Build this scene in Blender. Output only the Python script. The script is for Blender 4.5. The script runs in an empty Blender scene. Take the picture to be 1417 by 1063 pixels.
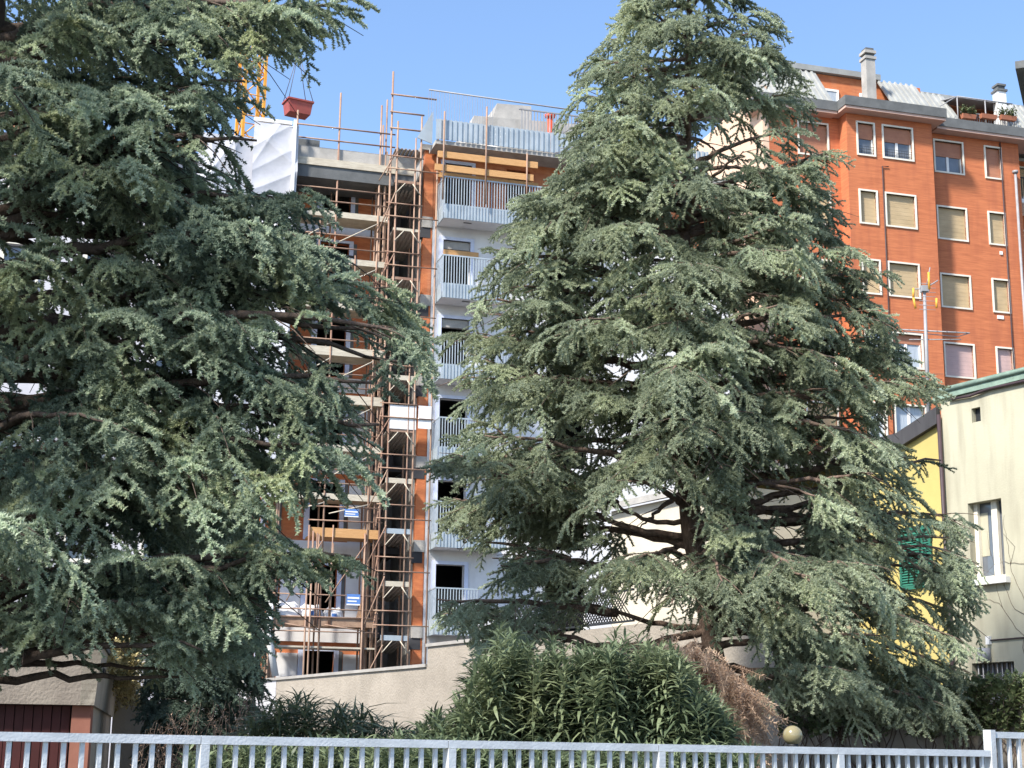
import bpy, math, random
import numpy as np
from mathutils import Vector

sc = bpy.context.scene
COL = sc.collection
rad = math.radians
random.seed(11)
RNG = np.random.default_rng(5)

# ------------------------------------------------------------------ camera
F = 2200.0; PITCH = math.atan(518 / F); ROLL = 0.0124
CAM = Vector((0, 0, 1.6))
fwd = Vector((0, math.cos(PITCH), math.sin(PITCH)))
up0 = Vector((0, -math.sin(PITCH), math.cos(PITCH)))
rgt = Vector((1, 0, 0)) * math.cos(ROLL) + up0 * math.sin(ROLL)
upv = Vector((-1, 0, 0)) * math.sin(ROLL) + up0 * math.cos(ROLL)
cd = bpy.data.cameras.new('camera'); cam = bpy.data.objects.new('camera', cd); COL.objects.link(cam)
cd.sensor_width = 36; cd.lens = 36 * F / 1417; cd.clip_start = 0.1; cd.clip_end = 3000
from mathutils import Matrix
M3 = Matrix((rgt, upv, -fwd)).transposed()
cam.matrix_world = Matrix.Translation(CAM) @ M3.to_4x4()
sc.camera = cam

# ------------------------------------------------------------------ world, sun, exposure
SUN_AZ = rad(222); SUN_EL = rad(46)
w = bpy.data.worlds.new('World'); sc.world = w; w.use_nodes = True
nt = w.node_tree; bg = nt.nodes['Background']
sky = nt.nodes.new('ShaderNodeTexSky'); sky.sky_type = 'NISHITA'; sky.sun_disc = False
sky.sun_elevation = SUN_EL; sky.sun_rotation = SUN_AZ
sky.air_density = 1.0; sky.dust_density = 1.0; sky.ozone_density = 4.0
nt.links.new(sky.outputs[0], bg.inputs[0]); bg.inputs[1].default_value = 0.122
sd = bpy.data.lights.new('sun', 'SUN'); sd.energy = 3.6; sd.angle = rad(5); sd.color = (1.0, 0.94, 0.85)
sun = bpy.data.objects.new('sun', sd); COL.objects.link(sun)
sdir = Vector((math.sin(SUN_AZ) * math.cos(SUN_EL), math.cos(SUN_AZ) * math.cos(SUN_EL), math.sin(SUN_EL)))
sun.rotation_euler = sdir.to_track_quat('Z', 'Y').to_euler()
sc.view_settings.view_transform = 'Standard'; sc.view_settings.look = 'None'
sc.view_settings.exposure = 1.3; sc.view_settings.gamma = 1

# ------------------------------------------------------------------ helpers
def ray(px, py): return rgt * ((px - 708.5) / F) + upv * ((531.5 - py) / F) + fwd
def AT(px, py, Y):
    d = ray(px, py); return CAM + d * (Y / d.y)
def proj(P):
    d = Vector(P) - CAM; z = d.dot(fwd); return 708.5 + F * d.dot(rgt) / z, 531.5 - F * d.dot(upv) / z

class Fr:
    """a vertical plane: u runs to the right of the picture, n faces the camera"""
    def __init__(s, o, th):
        t = rad(th); s.o = Vector(o); s.u = Vector((math.sin(t), math.cos(t), 0)); s.n = Vector((math.cos(t), -math.sin(t), 0))
    def hit(s, px, py, off=0):
        d = ray(px, py); k = ((s.o - CAM).dot(s.n) + off) / d.dot(s.n); P = CAM + d * k
        return (P - s.o).dot(s.u), P.z
    def pt(s, a, off, z):
        P = s.o + s.u * a + s.n * off; return Vector((P.x, P.y, z))

ORG = {}
def tag(o, label=None, cat=None, group=None, kind=None):
    if label: o['label'] = label
    if cat: o['category'] = cat
    if group: o['group'] = group
    if kind: o['kind'] = kind
    return o
def thing(name, label, cat, loc, group=None):
    o = bpy.data.objects.new(name, None); COL.objects.link(o); o.location = loc; o.empty_display_size = 0.2
    ORG[o.name] = Vector(loc); return tag(o, label, cat, group)

class MB:
    def __init__(s): s.v = []; s.f = []; s.sm = []
    def face(s, pts, smooth=False):
        n = len(s.v); s.v += [tuple(p) for p in pts]; s.f.append(tuple(range(n, n + len(pts)))); s.sm.append(smooth)
    def hexa(s, p):            # p: 8 points, bottom 4 ccw then top 4
        n = len(s.v); s.v += [tuple(q) for q in p]
        for f in ((0, 3, 2, 1), (4, 5, 6, 7), (0, 1, 5, 4), (1, 2, 6, 5), (2, 3, 7, 6), (3, 0, 4, 7)):
            s.f.append(tuple(n + i for i in f)); s.sm.append(False)
    def box(s, fr, s0, s1, o0, o1, z0, z1):
        s.hexa([fr.pt(s0, o1, z0), fr.pt(s1, o1, z0), fr.pt(s1, o0, z0), fr.pt(s0, o0, z0),
                fr.pt(s0, o1, z1), fr.pt(s1, o1, z1), fr.pt(s1, o0, z1), fr.pt(s0, o0, z1)])
    def prism(s, fr, poly, o0, o1):   # poly of (s,z), extruded from o0 (back) to o1 (front)
        n = len(poly); b = len(s.v)
        s.v += [tuple(fr.pt(a, o1, z)) for a, z in poly] + [tuple(fr.pt(a, o0, z)) for a, z in poly]
        s.f.append(tuple(range(b, b + n))); s.f.append(tuple(range(b + 2 * n - 1, b + n - 1, -1))); s.sm += [False] * 2
        for i in range(n):
            j = (i + 1) % n; s.f.append((b + j, b + i, b + n + i, b + n + j)); s.sm.append(False)
    def tube(s, pts, r, n=6, cap=True):
        pts = [Vector(p) for p in pts]; rs = r if isinstance(r, (list, tuple)) else [r] * len(pts)
        b = len(s.v); ref = None
        for i, p in enumerate(pts):
            t = (pts[min(i + 1, len(pts) - 1)] - pts[max(i - 1, 0)]).normalized()
            if ref is None: ref = t.cross(Vector((0.31, 0.17, 0.93))); ref = ref if ref.length > 1e-3 else t.cross(Vector((1, 0, 0)))
            ref = (ref - t * ref.dot(t)).normalized(); bi = t.cross(ref)
            for k in range(n):
                a = 2 * math.pi * k / n; s.v.append(tuple(p + (ref * math.cos(a) + bi * math.sin(a)) * rs[i]))
        for i in range(len(pts) - 1):
            for k in range(n):
                k2 = (k + 1) % n; s.f.append((b + i * n + k, b + i * n + k2, b + i * n + n + k2, b + i * n + n + k)); s.sm.append(True)
        if cap:
            s.f.append(tuple(b + k for k in range(n - 1, -1, -1))); e = b + (len(pts) - 1) * n
            s.f.append(tuple(e + k for k in range(n))); s.sm += [False] * 2
    def lathe(s, c, prof, n=20):
        c = Vector(c); b = len(s.v)
        for r, z in prof:
            for k in range(n):
                a = 2 * math.pi * k / n; s.v.append((c.x + r * math.cos(a), c.y + r * math.sin(a), c.z + z))
        for i in range(len(prof) - 1):
            for k in range(n):
                k2 = (k + 1) % n; s.f.append((b + i * n + k, b + i * n + k2, b + i * n + n + k2, b + i * n + n + k)); s.sm.append(True)
    def wall(s, fr, s0, s1, z0, z1, off, depth, holes):
        """front sheet with holes (a0,a1,h0,h1) and their reveals, and the outer edges"""
        xs = sorted({s0, s1} | {min(max(h[i], s0), s1) for h in holes for i in (0, 1)}); zs = sorted({z0, z1} | {min(max(h[i], z0), z1) for h in holes for i in (2, 3)})
        for i in range(len(xs) - 1):
            for j in range(len(zs) - 1):
                cx = (xs[i] + xs[i + 1]) / 2; cz = (zs[j] + zs[j + 1]) / 2
                if any(h[0] < cx < h[1] and h[2] < cz < h[3] for h in holes): continue
                s.face([fr.pt(xs[i], off, zs[j]), fr.pt(xs[i + 1], off, zs[j]), fr.pt(xs[i + 1], off, zs[j + 1]), fr.pt(xs[i], off, zs[j + 1])])
        for a0, a1, h0, h1 in list(holes):
            o = off; q = off - depth
            s.face([fr.pt(a0, o, h0), fr.pt(a0, o, h1), fr.pt(a0, q, h1), fr.pt(a0, q, h0)])
            s.face([fr.pt(a1, o, h1), fr.pt(a1, o, h0), fr.pt(a1, q, h0), fr.pt(a1, q, h1)])
            s.face([fr.pt(a0, o, h1), fr.pt(a1, o, h1), fr.pt(a1, q, h1), fr.pt(a0, q, h1)])
            s.face([fr.pt(a1, o, h0), fr.pt(a0, o, h0), fr.pt(a0, q, h0), fr.pt(a1, q, h0)])
    def build(s, name, m, parent=None):
        me = bpy.data.meshes.new(name); org = ORG.get(parent.name, Vector()) if parent else Vector()
        me.from_pydata([(a - org.x, b - org.y, c - org.z) for a, b, c in s.v], [], s.f)
        me.polygons.foreach_set('use_smooth', s.sm); me.materials.append(m); me.update()
        o = bpy.data.objects.new(name, me); COL.objects.link(o)
        if parent: o.parent = parent; ORG[o.name] = org
        return o
def bx(name, m, parent, fr, *a):
    b = MB(); b.box(fr, *a); return b.build(name, m, parent)

# ------------------------------------------------------------------ materials
def mat(name, c1, c2=None, scale=3, rough=0.8, bump=0.0, bscale=40, metal=0.0, stretch=(1, 1, 1), detail=5, contrast=(0.35, 0.65), spec=0.3, stain=None, stain_amt=0.5):
    m = bpy.data.materials.new(name); m.use_nodes = True; t = m.node_tree; N = t.nodes; L = t.links
    p = N['Principled BSDF']; p.inputs['Roughness'].default_value = rough; p.inputs['Metallic'].default_value = metal
    p.inputs['Specular IOR Level'].default_value = spec
    if c2 is None: c2 = tuple(x * 0.82 for x in c1)
    tc = N.new('ShaderNodeTexCoord'); mp = N.new('ShaderNodeMapping'); mp.inputs['Scale'].default_value = stretch
    L.new(tc.outputs['Object'], mp.inputs[0])
    no = N.new('ShaderNodeTexNoise'); no.inputs['Scale'].default_value = scale; no.inputs['Detail'].default_value = detail; no.inputs['Roughness'].default_value = 0.62
    L.new(mp.outputs[0], no.inputs['Vector'])
    r = N.new('ShaderNodeMapRange'); r.inputs[1].default_value = contrast[0]; r.inputs[2].default_value = contrast[1]; L.new(no.outputs['Fac'], r.inputs[0])
    mx = N.new('ShaderNodeMix'); mx.data_type = 'RGBA'; mx.inputs[6].default_value = (*c1, 1); mx.inputs[7].default_value = (*c2, 1); L.new(r.outputs[0], mx.inputs[0])
    out = mx.outputs[2]
    if stain:
        mp2 = N.new('ShaderNodeMapping'); mp2.inputs['Scale'].default_value = (1.3, 1.3, 0.18); L.new(tc.outputs['Object'], mp2.inputs[0])
        n2 = N.new('ShaderNodeTexNoise'); n2.inputs['Scale'].default_value = 1.6; n2.inputs['Detail'].default_value = 6; L.new(mp2.outputs[0], n2.inputs['Vector'])
        r2 = N.new('ShaderNodeMapRange'); r2.inputs[1].default_value = 0.5; r2.inputs[2].default_value = 0.75; r2.inputs[4].default_value = stain_amt; L.new(n2.outputs['Fac'], r2.inputs[0])
        m2 = N.new('ShaderNodeMix'); m2.data_type = 'RGBA'; m2.inputs[7].default_value = (*stain, 1); L.new(r2.outputs[0], m2.inputs[0]); L.new(out, m2.inputs[6]); out = m2.outputs[2]
    L.new(out, p.inputs['Base Color'])
    if bump:
        nb = N.new('ShaderNodeTexNoise'); nb.inputs['Scale'].default_value = bscale; nb.inputs['Detail'].default_value = 4; L.new(mp.outputs[0], nb.inputs['Vector'])
        bn = N.new('ShaderNodeBump'); bn.inputs['Strength'].default_value = bump; bn.inputs['Distance'].default_value = 0.03; L.new(nb.outputs['Fac'], bn.inputs['Height']); L.new(bn.outputs[0], p.inputs['Normal'])
    return m
def foliage(name, dark, light, trans=0.3, rough=0.55, extra=None):
    m = bpy.data.materials.new(name); m.use_nodes = True; t = m.node_tree; N = t.nodes; L = t.links; p = N['Principled BSDF']
    at = N.new('ShaderNodeAttribute'); at.attribute_name = 'tint'
    tc = N.new('ShaderNodeTexCoord'); no = N.new('ShaderNodeTexNoise'); no.inputs['Scale'].default_value = 0.9; no.inputs['Detail'].default_value = 3; L.new(tc.outputs['Object'], no.inputs['Vector'])
    mx = N.new('ShaderNodeMix'); mx.data_type = 'RGBA'; mx.inputs[6].default_value = (*dark, 1); mx.inputs[7].default_value = (*light, 1); L.new(at.outputs['Fac'], mx.inputs[0])
    m2 = N.new('ShaderNodeMix'); m2.data_type = 'RGBA'; m2.inputs[7].default_value = (*(extra or light), 1); L.new(mx.outputs[2], m2.inputs[6])
    r = N.new('ShaderNodeMapRange'); r.inputs[1].default_value = 0.5; r.inputs[2].default_value = 0.7; r.inputs[4].default_value = 0.6; L.new(no.outputs['Fac'], r.inputs[0]); L.new(r.outputs[0], m2.inputs[0])
    L.new(m2.outputs[2], p.inputs['Base Color']); p.inputs['Roughness'].default_value = rough; p.inputs['Specular IOR Level'].default_value = 0.25
    tr = N.new('ShaderNodeBsdfTranslucent'); L.new(m2.outputs[2], tr.inputs[0]); ms = N.new('ShaderNodeMixShader'); ms.inputs[0].default_value = trans
    L.new(p.outputs[0], ms.inputs[1]); L.new(tr.outputs[0], ms.inputs[2]); L.new(ms.outputs[0], N['Material Output'].inputs[0])
    return m
def glass(name, c=(0.05, 0.06, 0.07)):
    m = mat(name, c, tuple(x * 1.6 for x in c), 1.2, 0.06, spec=0.9); return m

X = {}
X['brick'] = mat('red_brick', (0.56, 0.19, 0.082), (0.42, 0.13, 0.058), 1.5, 0.9, 0.4, 14, stretch=(0.8, 0.8, 12), detail=8, stain=(0.29, 0.085, 0.05), stain_amt=0.5)
X['block'] = mat('hollow_clay_block', (0.55, 0.19, 0.075), (0.43, 0.13, 0.055), 2.0, 0.9, 0.3, 16, stretch=(1, 1, 4), detail=6, stain=(0.45, 0.3, 0.2), stain_amt=0.3)
X['white'] = mat('white_render', (0.72, 0.71, 0.70), (0.60, 0.59, 0.60), 0.8, 0.9, 0.1, 30, stain=(0.45, 0.43, 0.42), stain_amt=0.35)
X['annex'] = mat('cream_annex_render', (0.58, 0.52, 0.41), (0.48, 0.43, 0.34), 0.7, 0.9, 0.15, 25, stain=(0.5, 0.44, 0.35), stain_amt=0.3)  # even cream colour of the annex walls
X['concrete'] = mat('raw_concrete', (0.42, 0.40, 0.37), (0.30, 0.29, 0.27), 1.4, 0.9, 0.25, 20, stain=(0.2, 0.19, 0.17), stain_amt=0.5)
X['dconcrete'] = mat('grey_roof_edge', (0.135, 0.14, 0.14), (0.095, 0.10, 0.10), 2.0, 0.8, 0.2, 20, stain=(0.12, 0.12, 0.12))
X['interior'] = mat('interior_shade_dark', (0.06, 0.06, 0.065), (0.04, 0.04, 0.045), 1.0, 0.95)  # near-black tone paints in the shade seen through openings
X['galv'] = mat('galvanised_sheet', (0.42, 0.47, 0.50), (0.34, 0.39, 0.42), 2.5, 0.45, metal=0.25, stain=(0.3, 0.33, 0.35), stain_amt=0.4)
X['lilac'] = mat('pale_window_frame', (0.60, 0.64, 0.78), (0.52, 0.56, 0.70), 3, 0.6)
X['rust'] = mat('rusty_steel_tube', (0.26, 0.155, 0.11), (0.36, 0.255, 0.185), 3, 0.75, metal=0.1, contrast=(0.3, 0.7), stain=(0.16, 0.06, 0.04), stain_amt=0.7)
X['plank'] = mat('pale_scaffold_plank', (0.55, 0.50, 0.40), (0.42, 0.37, 0.29), 3, 0.85, 0.2, 30, stretch=(1, 1, 6))
X['deck'] = mat('corrugated_deck', (0.40, 0.37, 0.34), (0.31, 0.28, 0.25), 3, 0.7, stain=(0.19, 0.12, 0.08))
X['timber'] = mat('orange_timber', (0.56, 0.32, 0.14), (0.46, 0.25, 0.10), 4, 0.75, 0.2, 30, stretch=(1, 1, 8))
X['brown'] = mat('weathered_board', (0.36, 0.24, 0.16), (0.25, 0.16, 0.11), 4, 0.85, 0.3, 30)
X['tarp'] = mat('white_tarpaulin', (0.52, 0.52, 0.55), (0.45, 0.45, 0.48), 1.5, 0.42, 0.25, 5, spec=0.5)
X['bluesign'] = mat('blue_banner', (0.10, 0.22, 0.52), (0.08, 0.18, 0.45), 2, 0.6)
X['whitepaint'] = mat('white_paint', (0.78, 0.77, 0.75), (0.68, 0.67, 0.64), 3, 0.6, stain=(0.5, 0.48, 0.44), stain_amt=0.3)
X['winframe'] = mat('cream_window_surround', (0.74, 0.70, 0.60), (0.64, 0.60, 0.50), 3, 0.7)
X['shut_a'] = mat('brown_roller_shutter', (0.42, 0.19, 0.11), (0.35, 0.15, 0.09), 2, 0.6)
X['shut_b'] = mat('beige_roller_shutter', (0.48, 0.36, 0.21), (0.39, 0.29, 0.165), 1.4, 0.6, stretch=(1, 1, 2))
X['shut_c'] = mat('pink_window_cover', (0.52, 0.36, 0.33), (0.44, 0.31, 0.29), 1.4, 0.5)
X['glass'] = glass('window_glass', (0.09, 0.10, 0.115))
X['curtain'] = mat('glass_with_curtain', (0.42, 0.46, 0.50), (0.30, 0.34, 0.38), 4, 0.15, stretch=(6, 6, 0.4), spec=0.7)
X['roofmetal'] = mat('pale_corrugated_roof', (0.34, 0.345, 0.325), (0.27, 0.275, 0.26), 1.5, 0.5, metal=0.1, stain=(0.19, 0.19, 0.18), stain_amt=0.5)
X['soffit'] = mat('pink_soffit', (0.55, 0.38, 0.31), (0.48, 0.33, 0.27), 2, 0.9)
X['cream'] = mat('cream_plaster', (0.44, 0.42, 0.315), (0.375, 0.355, 0.265), 0.55, 0.92, 0.12, 25, detail=8, stain=(0.22, 0.20, 0.15), stain_amt=0.8)
X['yellow'] = mat('yellow_plaster', (0.47, 0.385, 0.14), (0.41, 0.335, 0.12), 0.8, 0.92, 0.1, 25, stain=(0.5, 0.4, 0.18), stain_amt=0.3)
X['copper'] = mat('green_copper', (0.25, 0.34, 0.275), (0.16, 0.23, 0.185), 3.5, 0.8, 0.3, 12, stain=(0.12, 0.17, 0.14), stain_amt=0.6)
X['fascia'] = mat('dark_grey_fascia', (0.06, 0.058, 0.06), (0.042, 0.04, 0.042), 3, 0.6, stretch=(3, 3, 0.3))
X['pipe'] = mat('brown_drainpipe', (0.06, 0.04, 0.045), (0.045, 0.03, 0.034), 3, 0.5)
X['greypipe'] = mat('grey_drainpipe', (0.30, 0.30, 0.31), (0.24, 0.24, 0.25), 3, 0.5)
X['greenshut'] = mat('green_louvre', (0.03, 0.16, 0.11), (0.022, 0.12, 0.085), 3, 0.5)
X['perim'] = mat('beige_roughcast', (0.33, 0.29, 0.24), (0.25, 0.22, 0.18), 1.0, 0.95, 0.6, 18, detail=9, stain=(0.24, 0.21, 0.17), stain_amt=0.4)
X['perimw'] = mat('pale_grey_render', (0.44, 0.43, 0.44), (0.37, 0.36, 0.37), 0.8, 0.95, 0.2, 20, stain=(0.28, 0.27, 0.25), stain_amt=0.4)
X['coping'] = mat('wall_coping', (0.34, 0.32, 0.29), (0.26, 0.245, 0.225), 2, 0.8)
X['fence'] = mat('pale_galvanised_paint', (0.62, 0.64, 0.65), (0.51, 0.53, 0.54), 5, 0.42, 0.15, 60, metal=0.15, spec=0.5, stain=(0.30, 0.27, 0.24), stain_amt=0.6)
X['fascgar'] = mat('grey_rough_concrete', (0.27, 0.235, 0.195), (0.21, 0.18, 0.15), 1.6, 0.95, 0.5, 22, stain=(0.13, 0.115, 0.10), stain_amt=0.4)
X['sidegar'] = mat('pale_beige_concrete', (0.44, 0.40, 0.33), (0.37, 0.33, 0.27), 1.4, 0.95, 0.3, 22, stain=(0.22, 0.2, 0.17), stain_amt=0.45)
X['doorred'] = mat('dark_red_door', (0.065, 0.016, 0.015), (0.048, 0.012, 0.011), 3, 0.55)
X['pillar'] = mat('terracotta_pillar', (0.30, 0.13, 0.09), (0.24, 0.10, 0.07), 2, 0.85, stain=(0.15, 0.09, 0.07))
X['crane'] = mat('yellow_crane_paint', (0.75, 0.36, 0.05), (0.66, 0.30, 0.04), 3, 0.5)
X['skip'] = mat('red_skip_paint', (0.34, 0.075, 0.06), (0.27, 0.06, 0.05), 3, 0.55, stain=(0.25, 0.1, 0.07))
X['cable'] = mat('steel_cable', (0.12, 0.12, 0.14), None, 3, 0.5, metal=0.4)
X['redpipe'] = mat('red_plastic_flue', (0.72, 0.08, 0.03), (0.62, 0.07, 0.03), 3, 0.45)
X['bark'] = mat('cedar_bark', (0.125, 0.092, 0.074), (0.06, 0.045, 0.037), 9, 0.95, 0.9, 30, stretch=(1, 1, 0.5), detail=8)
X['tile'] = mat('terracotta_roof_tiles', (0.40, 0.17, 0.10), (0.30, 0.12, 0.07), 5, 0.9, 0.4, 20)
X['housewall'] = mat('pale_lilac_plaster', (0.56, 0.55, 0.58), (0.48, 0.47, 0.5), 0.7, 0.92, stain=(0.36, 0.35, 0.36), stain_amt=0.3)
X['peach'] = mat('peach_plaster', (0.66, 0.47, 0.34), (0.58, 0.41, 0.30), 0.8, 0.92, stain=(0.5, 0.36, 0.27), stain_amt=0.3)
X['ground'] = mat('courtyard_ground', (0.10, 0.10, 0.095), (0.07, 0.07, 0.065), 0.7, 0.95, 0.3, 12)
X['globe'] = mat('cream_lamp_globe', (0.27, 0.235, 0.13), (0.23, 0.20, 0.11), 2, 0.16, spec=0.6)
X['bark_r'] = mat('reddish_cedar_bark', (0.22, 0.155, 0.12), (0.095, 0.066, 0.052), 11, 0.95, 0.9, 35, stretch=(1, 1, 0.5), detail=8)
X['drystem'] = mat('dry_straw_stem', (0.40, 0.29, 0.20), None, 6, 0.9)
X['olstem'] = mat('green_stem', (0.05, 0.065, 0.03), None, 4, 0.8)
X['black'] = mat('black_mesh_and_hole_shade', (0.02, 0.022, 0.025), None, 3, 0.6)
X['stem'] = mat('bare_vine_stem', (0.13, 0.095, 0.075), (0.09, 0.065, 0.05), 6, 0.9)
X['sack'] = mat('white_sack', (0.72, 0.71, 0.70), (0.62, 0.61, 0.61), 3, 0.7, 0.4, 8)
X['terr'] = mat('terracotta_planter', (0.42, 0.16, 0.09), None, 3, 0.8)
LEAF_R = foliage('cedar_needles_grey_green', (0.20, 0.235, 0.155), (0.60, 0.66, 0.475), 0.47, extra=(0.56, 0.60, 0.38))
LEAF_L = foliage('cedar_needles_blue_green', (0.12, 0.165, 0.12), (0.54, 0.62, 0.45), 0.47, extra=(0.58, 0.61, 0.33))
LEAF_D = foliage('conifer_needles_dark', (0.07, 0.105, 0.085), (0.22, 0.29, 0.22), 0.4)
LEAF_O = foliage('oleander_leaf', (0.07, 0.10, 0.055), (0.24, 0.29, 0.165), 0.33, 0.4, extra=(0.31, 0.34, 0.18))
LEAF_B = foliage('arching_leaf', (0.10, 0.13, 0.07), (0.32, 0.36, 0.20), 0.25, 0.5)
LEAF_X = foliage('dry_brown_leaf', (0.33, 0.225, 0.155), (0.63, 0.48, 0.35), 0.4, 0.8, extra=(0.50, 0.32, 0.21))
LEAF_I = foliage('ivy_leaf', (0.06, 0.085, 0.04), (0.20, 0.24, 0.11), 0.3, 0.5)
LEAF_Y = foliage('yellowed_ivy_leaf', (0.32, 0.28, 0.12), (0.68, 0.58, 0.32), 0.3, 0.6)

# ------------------------------------------------------------------ ground
g = MB(); g.face([(-1500, -300, 0), (1500, -300, 0), (1500, 2500, 0), (-1500, 2500, 0)])
tag(g.build('ground', X['ground']), kind='structure')

# ------------------------------------------------------------------ foliage engine (triangle soup in numpy)
def soup(name, V, tint, m, parent):
    V = V.reshape(-1, 3).astype(np.float32); org = ORG[parent.name]; V = V - np.array(org, dtype=np.float32)
    n = len(V); me = bpy.data.meshes.new(name); me.vertices.add(n); me.vertices.foreach_set('co', V.ravel())
    me.loops.add(n); me.loops.foreach_set('vertex_index', np.arange(n, dtype=np.int32))
    me.polygons.add(n // 3); me.polygons.foreach_set('loop_start', np.arange(0, n, 3, dtype=np.int32))
    a = me.attributes.new('tint', 'FLOAT', 'POINT'); a.data.foreach_set('value', tint.astype(np.float32).ravel())
    me.update(calc_edges=True); me.materials.append(m)
    o = bpy.data.objects.new(name, me); COL.objects.link(o); o.parent = parent; ORG[o.name] = org
    return o
def nrm(a): return a / np.maximum(np.linalg.norm(a, axis=-1, keepdims=True), 1e-9)

def spray(rng, L=0.38, ns=9, sl=0.15, nl=0.03, nw=0.02, step=0.0075, per=3, droop=0.5):
    """a flat cedar spray: an axis with side shoots, each a bottle brush of needles"""
    shoots = [(np.zeros(3), np.array([1.0, 0, 0]), L, droop)]
    for i in range(ns):
        t = 0.12 + 0.82 * i / ns; sd = 1 if i % 2 else -1; p = np.array([L * t, 0, -droop * (L * t) ** 2])
        a = rad(rng.uniform(34, 54)); d = np.array([math.cos(a), sd * math.sin(a), rng.uniform(-0.28, 0.12)])
        shoots.append((p, d / np.linalg.norm(d), sl * rng.uniform(0.7, 1.25) * (1.15 - 0.6 * t), droop * 2.0))
    out = []; tint = []
    for p0, d, ln, dr in shoots:
        k = max(3, int(ln / step)); s = np.linspace(0.0, ln, k).repeat(per); n = len(s)
        ax = np.tile(d, (n, 1)); ax[:, 2] -= 2 * dr * s; ax = nrm(ax)
        pos = p0 + d * s[:, None]; pos[:, 2] -= dr * s ** 2
        th = rng.uniform(0, 2 * math.pi, n); r1 = nrm(np.cross(ax, np.array([0.2, 0.1, 0.97]))); r2 = np.cross(ax, r1)
        perp = r1 * np.cos(th)[:, None] + r2 * np.sin(th)[:, None]; perp[:, 2] += 0.25
        ang = rng.uniform(rad(38), rad(80), n); nd = ax * np.cos(ang)[:, None] + perp * np.sin(ang)[:, None]
        l = nl * rng.uniform(0.75, 1.15, n); side = nrm(np.cross(nd, rng.normal(size=(n, 3)))) * (nw / 2)
        tri = np.stack([pos - side, pos + side, pos + nd * l[:, None]], 1); out.append(tri)
        tint.append(np.full((n, 3), rng.uniform(-0.15, 0.15)))
    return np.concatenate(out).reshape(-1, 3), np.concatenate(tint).ravel()

def scatter(templates, pos, ax, upd, scale, tint, rng):
    Vs = []; Ts = []; idx = rng.integers(0, len(templates), len(pos))
    x = nrm(ax); y = nrm(np.cross(upd, x)); z = np.cross(x, y); R = np.stack([x, y, z], -1) * scale[:, None, None]
    for k, (tv, tt) in enumerate(templates):
        q = idx == k
        if not q.any(): continue
        Vs.append((np.einsum('nij,tj->nti', R[q], tv) + pos[q][:, None, :]).reshape(-1, 3).astype(np.float32))
        Ts.append(np.clip(tint[q][:, None] + tt[None, :], 0, 1).ravel())
    return np.concatenate(Vs), np.concatenate(Ts)

def bez(a, c, b, n):
    return [a * (1 - t) ** 2 + c * (2 * t * (1 - t)) + b * t * t for t in [i / (n - 1) for i in range(n)]]

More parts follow.
